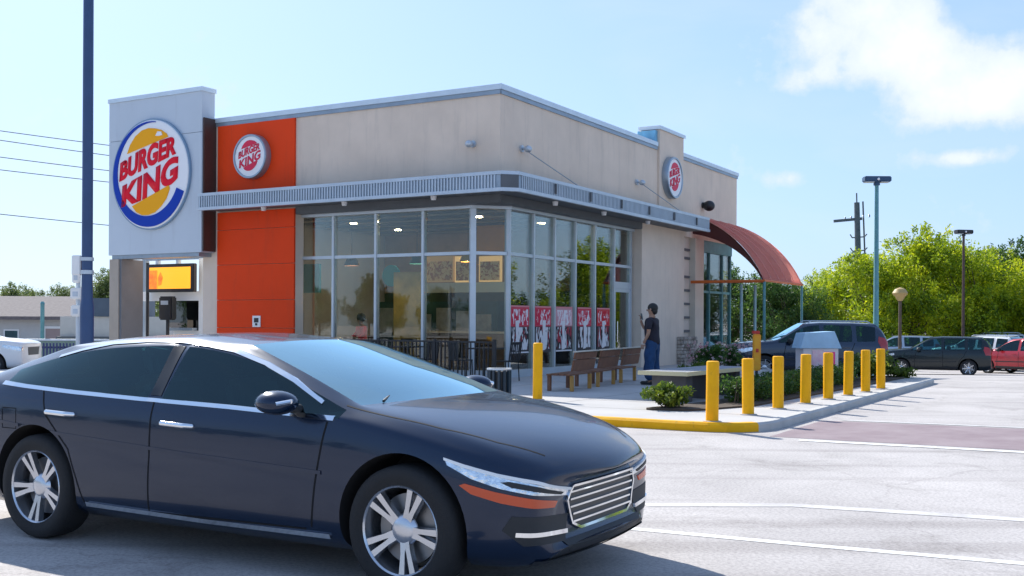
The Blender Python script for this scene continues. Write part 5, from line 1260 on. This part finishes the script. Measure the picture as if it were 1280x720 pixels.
mb=MB(); mb.cyl((0,.5,-.2),(0,.5,3.5),.10); mb.build('post',steel,t,40); mb=MB(); mb.box(-.06,.06,-2.9,.6,3.32,3.42); mb.build('bar',steel,t)
for yy in (-.05,-.95): mb=MB(); mb.cyl((0,yy,2.7),(0,yy,3.315),.08); mb.build('hanger',steel_l,t,40)

# low wall with teal band across the lane
x,y,z=at(190,47); t=thing('boundary_wall','low green-grey boundary wall across the drive-through lane','wall',(x,y,z),R(4))
mb=MB(); mb.box(-6,6,-.1,.1,-.3,1.25); mb.build('wall',mat('green_wall',(.17,.25,.22),.8,var=.08),t); mb=MB(); mb.box(-6.03,6.03,-.14,.14,1.253,1.33); mb.build('capping',steel_l,t)
# low house
x,y,z=at(55,58); Hs=thing('low_house','low pale house with grey hipped roof and brownish garage door','house',(x,y,z),R(3))
mb=MB(); mb.box(-6.5,3.1,0,7,-.3,2.45); mb.build('wall',housewall,Hs)
bm=bmesh.new(); b=[bm.verts.new(p) for p in ((-7,-.55,2.40),(3.5,-.55,2.40),(3.5,7.5,2.40),(-7,7.5,2.40))]; t_=[bm.verts.new(p) for p in ((-4.6,3.2,3.55),(1.1,3.2,3.55))]
lo=[bm.verts.new(p) for p in ((-7,-.55,2.22),(3.5,-.55,2.22),(3.5,7.5,2.22),(-7,7.5,2.22))]
for q in ((b[0],b[1],t_[1],t_[0]),(b[1],b[2],t_[1]),(b[2],b[3],t_[0],t_[1]),(b[3],b[0],t_[0]),(lo[3],lo[2],lo[1],lo[0]),(lo[0],lo[1],b[1],b[0]),(lo[1],lo[2],b[2],b[1]),(lo[2],lo[3],b[3],b[2]),(lo[3],lo[0],b[0],b[3])): bm.faces.new(q)
bmobj('roof',bm,roofm,Hs)
mb=MB(); mb.box(.1,1.5,-.05,-.003,-.1,1.75); 
mb.build('garage_door',garage,Hs)
mb=MB(); mb.box(-.02,.097,-.07,-.003,-.1,1.88).box(1.503,1.62,-.07,-.003,-.1,1.88).box(.098,1.502,-.07,-.003,1.753,1.88); mb.build('door_frame',white,Hs)
mb=MB(); mb.box(-2.1,-1.3,-.05,-.003,.9,1.7); wf=mb.build('window',white,Hs); mb=MB(); mb.box(-2.03,-1.37,-.06,-.0505,.97,1.63); mb.build('pane',darkteal,wf)
x,y,z=at(122,50); t=thing('side_building','pale flat building with dark blue-grey roof sign box behind the lamp post','building',(x,y,z),R(3))
mb=MB(); mb.box(-1.7,3.2,0,4,-.3,2.4); mb.build('wall',housewall,t); mb=MB(); mb.box(-.5,1.8,-.1,3,2.40,3.25); mb.build('roof_box',mat('roof_blue',(.07,.10,.14),.6,var=.1),t); mb=MB(); mb.box(-1.8,3.3,-.25,-.003,1.35,1.47); mb.build('ledge',steel_d,t)
x,y,z=at(53,48); t=thing('sign_pole','thin teal pole in front of the grey roof','post',(x,y,z))
mb=MB(); mb.cyl((0,0,-.2),(0,0,2.9),.085); mb.build('pole',teal,t,40); mb=MB(); mb.cyl((0,0,2.9),(0,0,3.0),.11,.05); mb.build('cap',teal,t,40)
x,y,z=at(38,36); t=thing('low_fence','low dark blue fence beside the white car','fence',(x,y,z),0)
mb=MB(); mb.box(0,1.6,-.02,.02,.8,.87).box(0,1.6,-.02,.02,.15,.22); mb.build('rail',mat('fence_navy',(.015,.03,.12),.5),t)
mb=MB(); [mb.box(k*.11,k*.11+.05,-.05,-.021,0,.98) for k in range(15)]; mb.build('pickets',MT['fence_navy'],t)

# pale blue stall and orange marker in front of the parked car
t=thing('display_stall','small pale blue stall box with pink and magenta panels behind the bollards','stall',(6.85,24.4,.12),R(4))
mb=MB(); bm=mb.bm
mb.prism([(-.44,.80),(-.34,1.14),(.34,1.18),(.50,.80)],-.30,.30,Matrix(((1,0,0,0),(0,0,1,0),(0,1,0,0),(0,0,0,1)))); mb.build('canopy',mat('stall_blue',(.30,.50,.68),.4,var=.1),t)
mb=MB(); mb.box(-.36,.44,-.26,.26,.1,.795); mb.build('box',mat('stall_white',(.62,.60,.62),.5,var=.06),t)
mb=MB(); mb.box(.12,.36,-.275,-.2605,.3,.72); mb.build('magenta_panel',mat('stall_magenta',(.72,.02,.22),.5),t)
mb=MB(); mb.box(-.16,.10,-.275,-.2605,.3,.76); mb.build('pink_panel',mat('stall_pink',(.68,.38,.48),.5,alt=(.72,.62,.66),vscale=10),t)
for sx in (-.28,.36):
    mb=MB(); mb.cyl((sx,-.2,.07),(sx,.2,.07),.07); mb.build('wheel',rubber,t,40)
t=thing('orange_marker','short orange and yellow marker post with red cap by the parked car','marker',(5.35,23.6,.12))
mb=MB(); mb.box(-.085,.085,-.05,.05,.32,1.12,bev=.02); mb.build('panel',mat('marker_orange',(.80,.28,.01),.5,alt=(.80,.42,.02),vscale=6),t)
mb=MB(); mb.cyl((0,0,0),(0,0,.32),.03); mb.build('post',dark,t,40)
mb=MB(); mb.box(-.10,.06,-.055,.055,1.123,1.19,bev=.01); mb.box(-.03,.03,-.06,-.0505,.72,.80); mb.build('cap',mat('marker_red',(.50,.03,.02),.5),t)
t=thing('bollard_cover','x','x') if False else None
